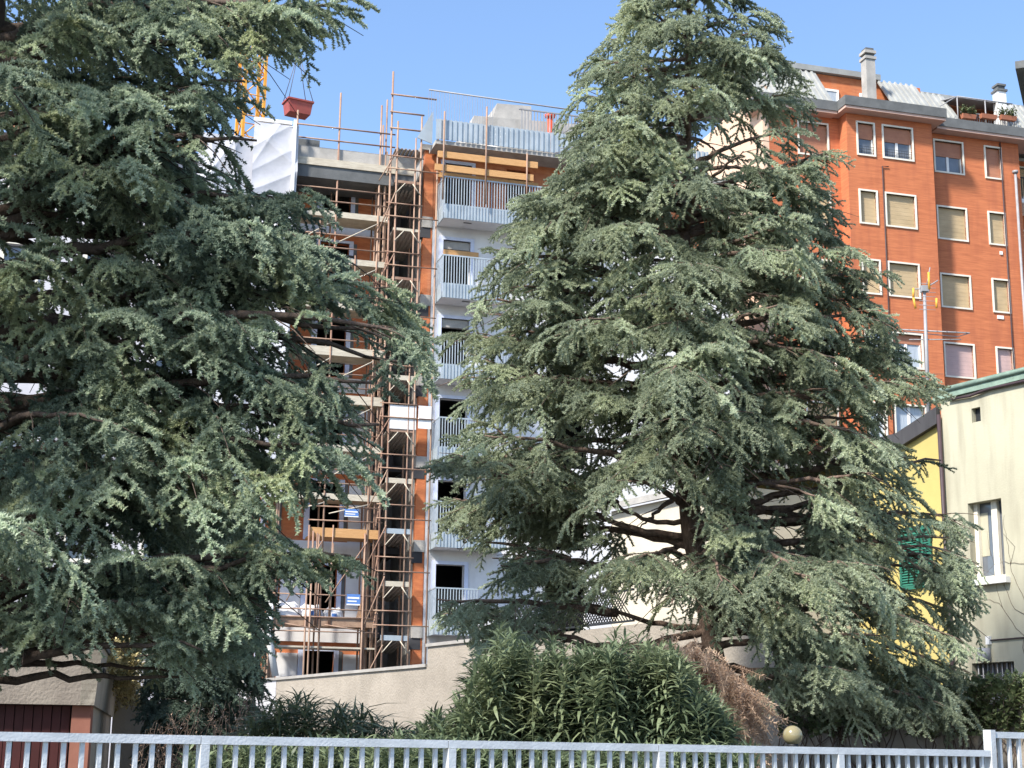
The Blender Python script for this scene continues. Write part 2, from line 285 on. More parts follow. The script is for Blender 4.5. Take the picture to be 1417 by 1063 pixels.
def cedar(root, trunk, limbs, m, templates, seed, keep=lambda px, py, P: True, sp=0.16, secsp=0.22, seclen=0.30, hang=0.0, smin=0.85, smax=1.35, inside=None, bark='bark'):
    """trunk: [(Vector, radius)]; limbs: [(base, control, tip, weight)]"""
    rng = np.random.default_rng(seed); rr = random.Random(seed); hang0 = hang
    b = MB(); b.tube([p for p, r in trunk], [r for p, r in trunk], 14); b.build('trunk', X[bark], root)
    P = []; A = []; U = []; S = []; T = []
    UP = Vector((0, 0, 1))
    def add(p, d, s, tone):
        px, py = proj(p)
        if not keep(px, py, p): return False
        q = p + d * (0.42 * s)
        if not keep(*proj(q), q): return False
        P.append(p); A.append(d); U.append(UP + Vector((rr.gauss(0, .3), rr.gauss(0, .3), 0))); S.append(s); T.append(tone); return True
    for base, ctrl, tip, wt, *hg in limbs:
        hang = hg[0] if hg else hang0
        R = (tip - base).length; n = 16; pts = bez(base, ctrl, tip, n)
        pts = [p + Vector((rr.gauss(0, .006), rr.gauss(0, .006), rr.gauss(0, .006))) * R for p in pts[:-1]] + [pts[-1]]; pts[0] = base
        if inside:
            while len(pts) > 6 and not inside(*proj(pts[-1])): pts.pop()
            n = len(pts)
        lm = MB(); r0 = 0.018 + 0.0155 * R; lm.tube(pts, [r0 * (1 - 0.9 * i / (n - 1)) + 0.004 for i in range(n)], 7)
        tone = rr.uniform(0.15, 0.7); t = 0.16 + rr.uniform(0, .05); side = 1
        while t < 1.0:
            f = t * (n - 1); i = min(int(f), n - 2); p = pts[i].lerp(pts[i + 1], f - i); tan = (pts[i + 1] - pts[i]).normalized()
            sv = tan.cross(UP).normalized() * side; a = rad(rr.uniform(42, 78)) * (1 - 0.45 * t)
            d = (tan * math.cos(a) + sv * math.sin(a) + UP * rr.uniform(-.2, .22)).normalized()
            ln = min(1.4, (0.16 + seclen * R * math.sin(math.pi * min(1, t * 0.72 + 0.2)))) * rr.uniform(0.6, 1.1) * (0.45 + 0.55 * min(1, t * 2.2))
            dr = rr.uniform(0.12, 0.3) + hang * 0.6; sec = [p + d * (ln * q) - UP * (dr * (ln * q) ** 2) for q in (0, .33, .66, 1)]
            ns = max(1, int(ln / sp)); any_ = False
            for k in range(ns + 1):
                s_ = ln * (k + 0.35) / (ns + 0.35); q = p + d * s_ - UP * (dr * s_ * s_); k_s = 1 if k % 2 else -1
                if k == ns: dd = d - UP * (0.25 + hang * .8)
                else:
                    h = d.cross(UP).normalized(); dd = d * 0.72 + h * (k_s * rr.uniform(.35, .9)) - UP * (rr.uniform(0.0, 0.5) + hang * rr.uniform(.3, 1.6))
                any_ |= add(q, dd.normalized(), rr.uniform(smin, smax) * wt, tone + rr.gauss(0, .24))
            if any_: lm.tube(sec, [0.011, 0.008, 0.006, 0.004], 4)
            side = -side; t += secsp * rr.uniform(.75, 1.25) / R
        for k in range(6):
            f = (0.72 + 0.28 * k / 5) * (n - 1); i = min(int(f), n - 2); p = pts[i].lerp(pts[i + 1], f - i); tan = (pts[i + 1] - pts[i]).normalized()
            h = tan.cross(UP).normalized(); add(p, (tan + h * (0 if k == 5 else rr.uniform(-.7, .7)) - UP * rr.uniform(0, .25)).normalized(), (rr.uniform(1.3, 1.7) if k == 5 else rr.uniform(.8, 1.1)) * wt, tone + rr.gauss(0, .15))
        lm.build('limb', X[bark], root)
    V, tt = scatter(templates, np.array(P), np.array(A), np.array(U), np.array(S), np.array(T), rng)
    soup('crown', V, tt, m, root); print(root.name, 'limbs', len(limbs), 'sprays', len(P), 'tris', len(V) // 3)
# ================================================================== apartment block under construction
B = Fr(AT(600, 436, 57), 74)
FL = [21.11 - 3.06 * k for k in range(8)]          # underside of each balcony slab
apt = thing('unfinished_apartment_block', 'tall apartment block under construction with orange block infill, white render and galvanised balconies', 'building', B.pt(2, -4, 0))
OPEN = []
for k, z in enumerate(FL): OPEN.append((0.3, 1.36, z + 0.22, z + 2.55))
OPEN2 = [(2.75, 3.7, FL[0] + 0.22, FL[0] + 2.6), (4.6, 6.2, FL[0] + 0.22, FL[0] + 2.6)] + [(4.4, 6.0, z + 0.22, z + 2.5) for z in FL[1:]]
b = MB(); b.wall(B, -0.12, 12, 0, FL[0] + 0.2, 0, 0.3, [o for o in OPEN[1:]] + OPEN2[2:])
b.box(B, 12, 12.2, -11, 0, 0, 24.1); b.build('wall', X['white'], apt)
b = MB(); b.wall(B, -0.12, 12, FL[0] + 0.2, 24.1, 0.0, 0.3, [OPEN[0]] + OPEN2[:2]); b.build('brick_infill', X['block'], apt)
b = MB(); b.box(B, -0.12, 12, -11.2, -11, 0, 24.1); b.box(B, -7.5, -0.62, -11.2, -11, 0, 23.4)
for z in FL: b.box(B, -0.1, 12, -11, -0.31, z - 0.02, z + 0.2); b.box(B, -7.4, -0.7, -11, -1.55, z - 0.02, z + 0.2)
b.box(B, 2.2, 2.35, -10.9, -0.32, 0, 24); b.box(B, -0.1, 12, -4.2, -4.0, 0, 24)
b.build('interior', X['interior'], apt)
bx('roof_slab', X['concrete'], apt, B, -0.62, 12.2, -11.2, 0.05, 24.1, 24.32)
# narrow block strip with a concrete band on each floor
b = MB(); b.box(B, -0.48, -0.125, -.3, -0.02, 0, 24.1); b.build('brick_strip', X['block'], apt); bx('return_wall', X['concrete'], apt, B, -0.47, -0.125, -11, -.303, 0, 24.1)
for k, z in enumerate(FL):
    b = MB(); b.box(B, -0.52, -0.13, -0.28, 0.03, z - 0.1, z + 0.32); b.build('floor_band', X['concrete'], apt)
    b = MB(); b.box(B, -0.58, -0.2, -0.3, -0.005, z - 0.5, z - 0.1); b.build('gap_shade_block', X['interior'], apt)  # solid dark block painted as the shade below each floor band
for k, (a0, a1, h0, h1) in enumerate(OPEN):
    b = MB()
    for q in ((a0 - 0.16, a0, h0, h1 + 0.12), (a1, a1 + 0.14, h0, h1 + 0.12), (a0, a1, h1, h1 + 0.12)): b.box(B, q[0], q[1], -0.1, 0.05, q[2], q[3])
    f = b.build('window_frame', X['lilac'], apt)
    if k < 3: bx('roller_box', X['concrete'], f, B, a0 + .01, a1 - .01, -0.25, -0.08, h1 - 0.32, h1 - .005)
    if k in (0, 1): bx('timber_bar', X['timber'], f, B, a0 - 0.3 if k == 0 else a0, 4.0 if k == 0 else a1 + .3, 0.06, 0.12, h1 - 0.62, h1 - 0.42)
# balconies
for k, z in enumerate(FL[:6]):
    s1 = 5.4 if k == 0 else (2.6 if k != 5 else 1.6)
    bal = bx('balcony', X['white'], apt, B, 0.05, s1, 0.001, 1.1, z, z + 0.2)
    b = MB()
    n = int((s1 - 0.05) / 0.06)
    for i in range(n):        # ribbed sheet
        a = 0.05 + i * (s1 - 0.05) / n; st = (s1 - 0.05) / n; o = 1.1 + (0.03 if i % 2 else 0.0)
        b.box(B, a, a + st, o + 0.002, o + 0.02, z - 0.04, z + 0.52)
    for i in range(18):
        a = i * 1.1 / 18; b.box(B, 0.02 - (0.02 if i % 2 else 0), 0.045 - (0.02 if i % 2 else 0), a, a + 1.1 / 18, z - 0.04, z + 0.52)
    b.build('balcony_panel', X['galv'], bal)
    b = MB(); nb = int((s1 - 0.05) / 0.105)
    for i in range(nb + 1):
        a = 0.06 + i * (s1 - 0.1) / nb; b.box(B, a - 0.016, a + 0.016, 1.1, 1.13, z + 0.523, z + 1.56)
    b.box(B, 0.03, s1, 1.095, 1.135, z + 1.561, z + 1.61)
    for i in range(9): b.box(B, 0.03, 0.05, i * 0.13, i * 0.13 + 0.02, z + 0.523, z + 1.56)
    b.box(B, 0.025, 0.055, 0.0, 1.09, z + 1.561, z + 1.61); b.build('railing', X['galv'], bal)
    b = MB(); b.box(B, 0.9, 1.2, 0.7, 0.74, z - 0.03, z - 0.002); b.build('soffit_vent', X['dconcrete'], bal)
# roof terrace: ribbed parapet, slatted rail, concrete stair head
b = MB(); n = 110
for i in range(n):
    a = -0.35 + i * 0.1; o = 1.15 + (0.04 if i % 2 else 0); b.box(B, a, a + 0.1, o, o + 0.02, 24.12, 24.92)
b.prism(B, [(-.95, 24.3), (-0.36, 24.12), (-0.36, 25.45)], 0.6, 0.64)
b.build('roof_parapet', X['galv'], apt); bx('roof_parapet_back', X['concrete'], apt, B, -0.34, 10.6, 0.06, 1.13, 23.95, 24.1)
b = MB()
for i in range(26):
    a = -0.6 + i * 0.1; b.box(B, a, a + 0.014, 0.9, 0.914, 24.93, 26.15)
for i in range(56):
    a = 3.0 + i * 0.125; b.box(B, a, a + 0.04, 1.06, 1.1, 24.93, 25.75)
b.box(B, 2.9, 10, 1.05, 1.11, 25.751, 25.8); b.tube([B.pt(-0.6, 0.9, 26.17), B.pt(8, 0.9, 26.05)], 0.03); b.build('roof_railing', X['greypipe'], apt)
s_ = lambda x, y, o=-1.5: B.hit(x, y, o)
b = MB(); b.prism(B, [s_(641, 205), s_(800, 215), s_(800, 172), s_(656, 160)], -6, -1.5); b.build('roof_stair_room', X['concrete'], apt)
b = MB(); b.prism(B, [s_(680, 168, -2.2), s_(736, 172, -2.2), s_(735, 147, -2.2), s_(688, 143, -2.2)], -6.5, -2.2); b.build('roof_stair_head', X['concrete'], apt)
b = MB(); P0 = s_(652, 198, -1); P1 = s_(690, 178, -1)
for q in (0, .35, .7): b.tube([B.pt(P0[0] + q, -1, P0[1]), B.pt(P1[0] + q * .8, -1, P1[1])], 0.05)
b.tube([B.pt(P0[0], -1, P0[1] + .05), B.pt(P1[0] + 1, -1, P0[1] - .2)], 0.05); b.build('terrace_brace', X['whitepaint'], apt)
a0 = s_(721, 180, -1.4); a1 = s_(753, 186, -1.4); bx('foil_panel', X['whitepaint'], apt, B, a0[0], a1[0], -1.44, -1.38, a1[1], a0[1])
b = MB(); a0 = s_(761, 190, -1.2); a1 = s_(761, 163, -1.2); b.tube([B.pt(a0[0], -1.2, a0[1] - .6), B.pt(a0[0], -1.2, a1[1])], 0.11, 10); b.tube([B.pt(a0[0], -1.2, a1[1]), B.pt(a0[0], -1.2, a1[1] + .12)], [0.2, 0.22], 10); b.build('flue', X['redpipe'], apt)
# left wing behind the scaffold
LO = -1.5
holes = []; bricks = []; strips = []
for z in FL:
    for a in (-6.9, -4.05): holes.append((a - 0.05, a + 1.05, z + 0.35, z + 2.5))
b = MB(); b.wall(B, -7.5, -2.0, 0, 22.6, LO, 0.3, holes); b.build('wing_wall', X['block'], apt)
b = MB(); b.box(B, -2.0, -.48, -4.4, -4.2, 0, 23); b.build('recess_wall', X['concrete'], apt)
b = MB()
for z in FL:
    b.box(B, -7.5, -2.0, LO + .002, LO + 0.08, z - 0.25, z + 0.3)
b.build('wing_floor_band', X['white'], apt)
for a0, a1, h0, h1 in holes:
    b = MB()
    for q in ((a0 - 0.2, a0, h0, h1 + .1), (a1, a1 + 0.16, h0, h1 + .1), (a0, a1, h1, h1 + 0.1)): b.box(B, q[0], q[1], LO - 0.1, LO + 0.05, q[2], q[3])
    b.build('window_frame', X['lilac'], apt)
for z in FL:
    for a in (-5.35, -2.95):
        o = bx('shutter_strip', X['dconcrete'], apt, B, a, a + 0.24, LO + .003, LO + 0.04, z + 0.35, z + 2.5)
for z in FL[3:8]: bx('white_panel', X['white'], apt, B, -2.68, -2.02, LO + .004, LO + .06, z + .31, z + 2.4)
for z in FL[5:8]: bx('white_panel', X['white'], apt, B, -5.05, -4.32, LO + .004, LO + .06, z + .31, z + 2.4)
z1 = B.hit(470, 222, 0.3)[1]
bx('eave_band', X['plank'], apt, B, -7.5, -0.95, LO, 0.3, z1 - .28, z1)
bx('eave_slab', X['concrete'], apt, B, -7.5, -0.9, LO - 2, 0.12, z1 + .003, z1 + 0.5)
bx('wing_roof', X['concrete'], apt, B, -7.5, -.63, -11.2, LO - 2.003, z1 + .01, z1 + .3)
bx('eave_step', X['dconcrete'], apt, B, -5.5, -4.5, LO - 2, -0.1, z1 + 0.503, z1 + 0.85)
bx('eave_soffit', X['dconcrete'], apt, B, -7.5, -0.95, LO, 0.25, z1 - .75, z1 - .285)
bx('wing_side', X['white'], apt, B, -7.7, -7.505, -11, LO, 0, 23.3)

# ------------------------------------------------------------------ scaffold on the wing
sca = thing('scaffolding', 'rusty tube scaffolding with pale plank decks across the left wing of the unfinished block', 'scaffolding', B.pt(-3.5, 0, 0))
ST = [B.hit(383, 700, .2)[0], B.hit(405, 250, .2)[0] + .05, B.hit(464, 300, .2)[0], B.hit(524, 250, .2)[0]]
tops = [17, 25.0, 25.9, 25.6]
for s, t in zip(ST, tops):
    b = MB(); b.tube([B.pt(s, .2, 0), B.pt(s + .03, .2, t)], 0.036); b.build('standard', X['rust'], sca)
    b = MB(); b.tube([B.pt(s, -.9, 0), B.pt(s, -.9, min(t, 22.3))], 0.033); b.build('standard', X['rust'], sca)
for s, z0, t in ((-4.35, 0, 9.5), (-4.2, 0, 9.3), (-5.6, 0, 8.3), (-2.35, 0, 9.3)):
    b = MB(); b.tube([B.pt(s, .25, z0), B.pt(s, .25, t)], 0.034); b.build('standard', X['rust'], sca)
DZ = [B.hit(460, y, .3)[1] for y in (298, 362, 425, 490, 556, 622, 690, 742, 866, 897)]
for k, z in enumerate(DZ):
    m = X['timber'] if k == 7 else X['brown'] if k == 8 else X['plank']
    s0 = ST[1] - .2 if k < 5 else ST[0] - .2
    if k == 7: s0 = -4.3
    dk = bx('deck', m, sca, B, s0, -1.85, -.95, 0.16, z, z + 0.06)
    if k != 9:
        h = .3 if k in (3, 4, 8, 7) else .2
        bx('toe_board', m, dk, B, s0, -1.85, 0.165, 0.2, z - .02, z + h)
    for dz in (0.55, 1.05):
        b = MB(); b.tube([B.pt(s0 - .1, .24, z + dz), B.pt(-1.75, .24, z + dz + .02)], 0.026); b.build('guard_rail', X['rust'], sca)
for y0, y1 in ((171, 184), (189, 199)):
    z = B.hit(410, y0, .24)[1]; b = MB(); b.tube([B.pt(ST[1] - .1, .24, z), B.pt(-1.7, .24, z + .02)], 0.03); b.build('guard_rail', X['rust'], sca)
for k in range(8):
    s = random.uniform(ST[0] + .3, ST[3] - .3); z0 = DZ[random.choice((2, 3, 5, 6, 8))]; b = MB(); b.tube([B.pt(s, .23, z0), B.pt(s + random.uniform(-.05, .05), .23, z0 + random.uniform(1.7, 3.6))], .024); b.build('standard', X['rust'], sca)
for k in range(len(DZ) - 1):
    if k in (2,): continue
    z0, z1_ = DZ[k + 1] + .1, DZ[k] - .15
    for a, c in ((ST[2] - 1.2, ST[2]), (ST[3] - 1.4, ST[3])):
        b = MB(); b.tube([B.pt(a, .27, z0 + .7), B.pt(c, .27, z1_)], 0.022); b.build('brace', X['plank'] if k < 7 else X['rust'], sca)
for k, (px, py) in enumerate(((597, 0), (490, 829))):
    pass
for name, x0, x1, y0, y1, lab in (('notice_banner', 477, 496, 704, 716, 'blue and white notice banner tied to the scaffold rail above the orange timber board'), ('notice_banner', 480, 498, 822, 838, 'blue and white notice banner low on the scaffold, above the brown boards')):
    a, zt = B.hit(x0, y0, .3); c, zb = B.hit(x1, y1, .3)
    t = thing(name, lab, 'banner', B.pt((a + c) / 2, .3, zb), 'notice banners on the scaffold')
    h = zt - zb; bx('sheet', X['bluesign'], t, B, a, c, .29, .3, zb, zt)
    bx('stripe', X['whitepaint'], t, B, a + .03, c - .03, .301, .305, zb + h * .58, zb + h * .74); bx('stripe', X['whitepaint'], t, B, a + .03, c - .12, .301, .305, zb + h * .3, zb + h * .42); bx('stripe', X['whitepaint'], t, B, a, c, .301, .305, zb, zb + h * .12)
# sacks on the low deck
def sack(s, z, wd, h, lab, blue=False):
    t = thing('rubble_sack', lab, 'sack', B.pt(s, -.3, z), 'white sacks on the low scaffold deck')
    b = MB(); c = B.pt(s, -.3, z); n = 12; rows = []
    for i in range(7):
        f = i / 6; r = wd / 2 * (0.92 + .18 * math.sin(f * 3) - .35 * f ** 4); rows.append([c + B.u * (math.copysign(abs(math.cos(a)) ** .6, math.cos(a)) * r) + B.n * (math.copysign(abs(math.sin(a)) ** .6, math.sin(a)) * r * .8) + Vector((0, 0, h * f + .05 * math.sin(a * 3 + i))) for a in [2 * math.pi * k / n for k in range(n)]])
    for i in range(6):
        for k in range(n): b.face([rows[i][k], rows[i][(k + 1) % n], rows[i + 1][(k + 1) % n], rows[i + 1][k]], True)
    b.face(rows[6]); b.build('bag', X['sack'], t)
    if blue: bx('printed_mark', X['bluesign'], t, B, s - .1, s + .08, -.3 + wd * .44, -.3 + wd * .44 + .02, z + h * .45, z + h * .66)
zk = DZ[8] + .07
sack(-5.0, zk, 1.1, .72, 'white rubble sack at the left end of the low scaffold deck'); sack(-4.1, zk, .85, .66, 'white rubble sack with a blue print on the low scaffold deck', True)
sack(-3.3, zk, .7, .58, 'smaller white rubble sack with a blue print beside the dark doorway', True)
# leaning boards
for k, (x, dx, m) in enumerate(((497, 9, 'timber'), (505, 3, 'plank'), (490, 12, 'brown'))):
    s, z = B.hit(x, 850, -.2); b = MB(); h = 1.15 - .1 * k
    b.hexa([B.pt(s, -.3, zk), B.pt(s + .12, -.3, zk), B.pt(s + .12, -.34, zk), B.pt(s, -.34, zk), B.pt(s + dx * .03, -.75, zk + h), B.pt(s + dx * .03 + .12, -.75, zk + h), B.pt(s + dx * .03 + .12, -.79, zk + h), B.pt(s + dx * .03, -.79, zk + h)])
    tag(b.build('leaning_board', X[m]), ('orange plank leaning on the low scaffold deck beside the blue banner', 'pale plank leaning nearly upright by the stair tower on the low deck', 'dark brown plank leaning steeply on the low scaffold deck')[k], 'plank', 'planks leaning on the low scaffold deck')
b = MB(); a0 = B.hit(372, 880, .5); a1 = B.hit(381, 936, .5); b.tube([B.pt(a0[0], .5, a0[1] + 1.4), B.pt(a0[0], .5, a0[1]), B.pt(a1[0], .5, a1[1])], 0.12, 10); tag(b.build('debris_chute', X['whitepaint']), 'white plastic chute bending down beside the left end of the scaffold', 'chute')

# ------------------------------------------------------------------ scaffold stair tower
twr = thing('scaffold_stair_tower', 'rusty scaffold stair tower with dark corrugated landings in front of the block corner', 'stair tower', B.pt(-1, .3, 0))
T0, T1 = B.hit(548, 250, .55)[0], B.hit(582, 250, .55)[0]
for s, o, t, r in ((T0, .55, 24.9, .036), (T1, .55, 25.2, .036), (T0, -1.15, 24.0, .038), (T1, -1.15, 24.0, .038), (T0 - .2, .5, 26.9, .038), (T0 - .32, .1, 25.9, .033), (T0 - .36, -.5, 25.1, .032), (-.1, .45, 24.9, .034), (-.98, .56, 24.3, .028), (T0 - .45, -.2, 23.0, .035)):
    b = MB(); b.tube([B.pt(s - .0, o, 0), B.pt(s + random.uniform(-.02, .04), o, t)], r); b.build('standard', X['rust'], twr)
for k in range(6):
    s = T0 - .12 - .1 * k; o = random.uniform(-.7, .5); b = MB(); b.tube([B.pt(s, o, 0), B.pt(s + random.uniform(-.05, .08), o, random.uniform(22.5, 24.6))], .028); b.build('standard', X['rust'], twr)
for k in range(11):
    z = 2 + 2.05 * k; b = MB(); b.tube([B.pt(T0 - .62, .45, z), B.pt(T0 + .02, .58, z + random.uniform(1.2, 1.9))], .024); b.build('brace', X['rust'], twr)
LZ = [B.hit(552, y, .55)[1] for y in (206, 252, 318, 386, 455, 525, 597, 668, 738, 811, 886)]
for k, z in enumerate(LZ):
    ld = MB(); n = 14; wd = (T1 - T0 + .1) / n
    for i in range(n):
        q = .04 if i % 2 else 0; x0, x1 = T0 - .05 + i * wd, T0 - .05 + (i + 1) * wd
        ld.hexa([B.pt(x0, .5, z + q), B.pt(x1, .5, z + q), B.pt(x1, -2.3, z - .3 + q), B.pt(x0, -2.3, z - .3 + q), B.pt(x0, .5, z + .03 + q), B.pt(x1, .5, z + .03 + q), B.pt(x1, -2.3, z - .27 + q), B.pt(x0, -2.3, z - .27 + q)])
    l_ = ld.build('landing', X['deck'], twr)
    if k: bx('landing_edge', X['plank'] if k in (2, 5, 7, 9) else X['galv'] if k in (8, 10) else X['rust'], l_, B, T0 - .05, T1 + .05, .505, .55, z - .02, z + (.16 if k > 4 else .08))
    if k:
        for dz in (.5, 1.0):
            b = MB(); b.tube([B.pt(T0 - .35, .6, z + dz), B.pt(-.05 if dz == .5 else T1 + .1, .6, z + dz)], 0.024); b.build('guard_rail', X['rust'], twr)
        b = MB(); b.tube([B.pt(T0, .58, z - .45), B.pt(T0 + .35, .58, z - .03)], 0.02); b.build('corner_brace', X['plank'], twr); b = MB(); b.tube([B.pt(T1, .58, z - .45), B.pt(T1 - .3, .58, z - .03)], 0.02); b.build('corner_brace', X['plank'], twr)
        b = MB(); b.tube([B.pt(T0 - .35, .55, z + .2), B.pt(T0 - .05, -.2, z + 1.5)], 0.026); b.build('brace', X['rust'], twr)
    if k < len(LZ) - 1:
        zb = LZ[k + 1] + .06; b = MB()
        b.hexa([B.pt(T0 + .05, -2.8, zb), B.pt(T0 + .05, -3.5, zb), B.pt(T0 + .13, -3.5, zb), B.pt(T0 + .13, -2.8, zb), B.pt(T1 - .13, -2.8, z - .05), B.pt(T1 - .13, -3.5, z - .05), B.pt(T1 - .05, -3.5, z - .05), B.pt(T1 - .05, -2.8, z - .05)])
        b.build('stair_flight', X['deck'], twr)
for z in (25.95, 25.25, 24.6):
    b = MB(); b.tube([B.pt(T0 - .3, .56, z), B.pt(T1 + (.55 if z > 25.5 else .08), .56, z)], 0.034); b.build('guard_rail', X['rust'], twr)
a, z = B.hit(538, 592, .65); c, z2 = B.hit(577, 562, .65)
bx('white_sheet', X['sack'], twr, B, a, c, .56, .575, z, z2)
a, z = B.hit(579, 596, .65); c, z2 = B.hit(598, 562, .65); bx('white_sheet', X['sack'], twr, B, a, c, .56, .575, z + .1, z2)
# tall tubes and timber guard at the top floor
for px, t in ((613, 25.2), (672, 25.6), (729, 23.9)):
    s, z = B.hit(px, 260, 1.3); b = MB(); b.tube([B.pt(s, 1.3, FL[0] + .6), B.pt(s, 1.3, t)], 0.034); tag(b.build('scaffold_tube', X['rust']), {613: 'single rusty tube beside the left edge of the top balcony', 672: 'single rusty tube rising in front of the orange infill, tallest on the top balcony', 729: 'single rusty tube at the right of the top balcony near the cedar'}[px], 'tube', 'upright tubes on the top balcony')
for (x0, y0, x1, y1), lab in (((606, 211, 744, 229), 'long orange timber beam just under the roof parapet'), ((602, 229, 738, 244), 'orange timber beam across the top floor window opening')):
    a, z = B.hit(x0, y0, 1.22); c, _ = B.hit(x1, y1, 1.22)
    b = MB(); b.box(B, a, c, 1.17, 1.25, z - .18, z + .07); tag(b.build('timber_beam', X['timber']), lab, 'beam', 'timber guard beams on the top floor')

# ------------------------------------------------------------------ wrapped scaffold sheeting on the left
tp = thing('scaffold_sheeting', 'creased white plastic sheeting wrapped round the scaffold left of the grey eave', 'sheeting', B.pt(-8, .6, 0))
def sheet(x0, y0, x1, y1, name, seed, o=.45):
    a, zt = B.hit(x0, y0, o); c, _ = B.hit(x1, y1, o); zb = B.hit(x1, y1, o)[1]; nx, nz = 50, 70; rr = random.Random(seed); b = MB()
    fold = [(rr.uniform(-1, 1), rr.uniform(-1, 1), rr.uniform(0, 6), rr.uniform(.03, .08)) for _ in range(10)]
    def d(u, v):
        x = u * (c - a); y = v * (zt - zb); q = 0
        for fx, fy, ph, am in fold: q += am * (1 - abs(math.sin(x * fx * 1.7 + y * fy * .9 + ph))) ** 3
        return q
    P = [[B.pt(a + (c - a) * i / nx, o + d(i / nx, j / nz), zb + (zt - zb) * j / nz - .12 * math.sin(i / nx * math.pi * 2.0) ** 2 * (j == nz)) for j in range(nz + 1)] for i in range(nx + 1)]
    for i in range(nx):
        for j in range(nz): b.face([P[i][j], P[i + 1][j], P[i + 1][j + 1], P[i][j + 1]], True)
    return b.build(name, X['tarp'], tp)
sheet(352, 168, 409, 275, 'sheet', 3); sheet(276, 182, 352, 300, 'sheet', 4, .4); sheet(272, 285, 389, 690, 'sheet', 8, .35); bx('edge_batten', X['whitepaint'], tp, B, B.hit(405, 200, .5)[0], B.hit(409, 200, .5)[0], .5, .62, B.hit(406, 275, .5)[1], B.hit(406, 167, .5)[1])
bx('top_batten', X['whitepaint'], tp, B, B.hit(352, 168, .5)[0], B.hit(405, 168, .5)[0], .3, .44, B.hit(406, 172, .5)[1], B.hit(406, 167, .5)[1])

# ================================================================== old house far left
H = Fr(AT(150, 400, 54), 74)
oh = thing('old_house', 'pale plastered house with a terracotta roof half hidden behind the left cedar', 'house', H.pt(-2, -4, 0))
zr = H.hit(230, 208)[1]
wins = []
for k in range(6):
    for a in (-9.2, -6.4, -3.6, -0.8, 1.8): wins.append((a, a + 1.1, zr - 2.6 - 3.1 * k, zr - 1.0 - 3.1 * k))
b = MB(); b.wall(H, -12, 3.0, 0, zr, 0, .22, wins); b.box(H, 3.0, 3.2, -9, 0, 0, zr); b.build('wall', X['housewall'], oh)
for a0, a1, h0, h1 in wins:
    f = MB()
    for q in ((a0 - .1, a0, h0, h1), (a1, a1 + .1, h0, h1), (a0 - .1, a1 + .1, h1, h1 + .1), (a0 - .15, a1 + .15, h0 - .12, h0)): f.box(H, q[0], q[1], 0.002, .06, q[2], q[3])
    fo = f.build('window', X['winframe'], oh); bx('pane', X['glass'], fo, H, a0, a1, -.24, -.2, h0, h1)
b = MB(); b.hexa([H.pt(-12.3, .6, zr - .05), H.pt(3.5, .6, zr - .05), H.pt(3.5, -5, zr + 2), H.pt(-12.3, -5, zr + 2), H.pt(-12.3, .6, zr + .12), H.pt(3.5, .6, zr + .12), H.pt(3.5, -5, zr + 2.2), H.pt(-12.3, -5, zr + 2.2)])
for i in range(52): a = -12.2 + i * .3; b.tube([H.pt(a, .62, zr + .13), H.pt(a, -4.9, zr + 2.2)], .08, 6)
b.build('roof', X['tile'], oh)

# ================================================================== crane and its skip
K = Fr(AT(349, 110, 76), 62)
cr = thing('tower_crane', 'orange yellow lattice tower crane standing behind the unfinished block', 'crane', K.pt(0, 0, 0))
hw = .52
for sx, sy in ((-1, -1), (-1, 1), (1, -1), (1, 1)):
    b = MB(); b.box(K, sx * hw - .07, sx * hw + .07, sy * hw - .07, sy * hw + .07, 0, 41); b.build('mast_leg', X['crane'], cr)
for sd in range(4):
    b = MB()
    for i in range(34):
        z = 1 + i * 1.15; q = hw; c = [(-q, -q), (q, -q), (q, q), (-q, q)]; p0 = c[sd]; p1 = c[(sd + 1) % 4]
        if i % 2: p0, p1 = p1, p0
        b.tube([K.pt(p0[0], p0[1], z), K.pt(p1[0], p1[1], z + 1.15)], .035, 5); b.tube([K.pt(p0[0], p0[1], z), K.pt(p1[0], p1[1], z)], .03, 5)
    b.build('mast_lattice', X['crane'], cr)
hk = AT(413, 8, 70)
ju = Vector((hk.x - K.o.x, hk.y - K.o.y, 0)).normalized(); base = Vector((K.o.x, K.o.y, 41.2)); jn = ju.cross(Vector((0, 0, 1)))
b = MB()
for o, z in ((-.5, 0), (.5, 0), (0, .9)): b.tube([base - ju * 9 + jn * o + Vector((0, 0, z)), base + ju * 26 + jn * o + Vector((0, 0, z))], .07, 6)
for i in range(35):
    p = base + ju * (i - 9); b.tube([p + jn * .5, p + ju * .5 + Vector((0, 0, .9)), p + ju - jn * .5], .03, 5)
    b.tube([p - jn * .5, p + jn * .5], .03, 5)
b.build('jib', X['crane'], cr)
b = MB(); b.box(K, -.6, .6, -.6, .6, 40.95, 41.15); b.build('slew_ring', X['crane'], cr)
b = MB(); b.tube([Vector((hk.x - .1, hk.y, hk.z)), Vector((hk.x - .1, hk.y, 41.2))], .02); b.tube([Vector((hk.x + .12, hk.y, hk.z)), Vector((hk.x + .12, hk.y, 41.2))], .02); b.build('hoist_rope', X['cable'], cr)
b = MB(); hp = AT(417, 19, 70); b.tube([hp + Vector((-.32, 0, -.1)), hp + Vector((.3, 0, .08))], .17, 10); b.tube([hp, hk], .06); b.build('hook_block', X['whitepaint'], cr)
SKF = Fr(AT(412, 150, 70), 62)
sk = thing('site_skip', 'red steel skip hanging from crane ropes above the white sheeting', 'skip', AT(412, 160, 70))
zc = AT(412, 150, 70).z
b = MB(); q = [(-.6, .42), (.6, .42), (.6, -.42), (-.6, -.42)]
b.hexa([SKF.pt(a * .86, o * .86, zc - .36) for a, o in q] + [SKF.pt(a, o, zc + .28) for a, o in q]); b.build('body', X['skip'], sk)
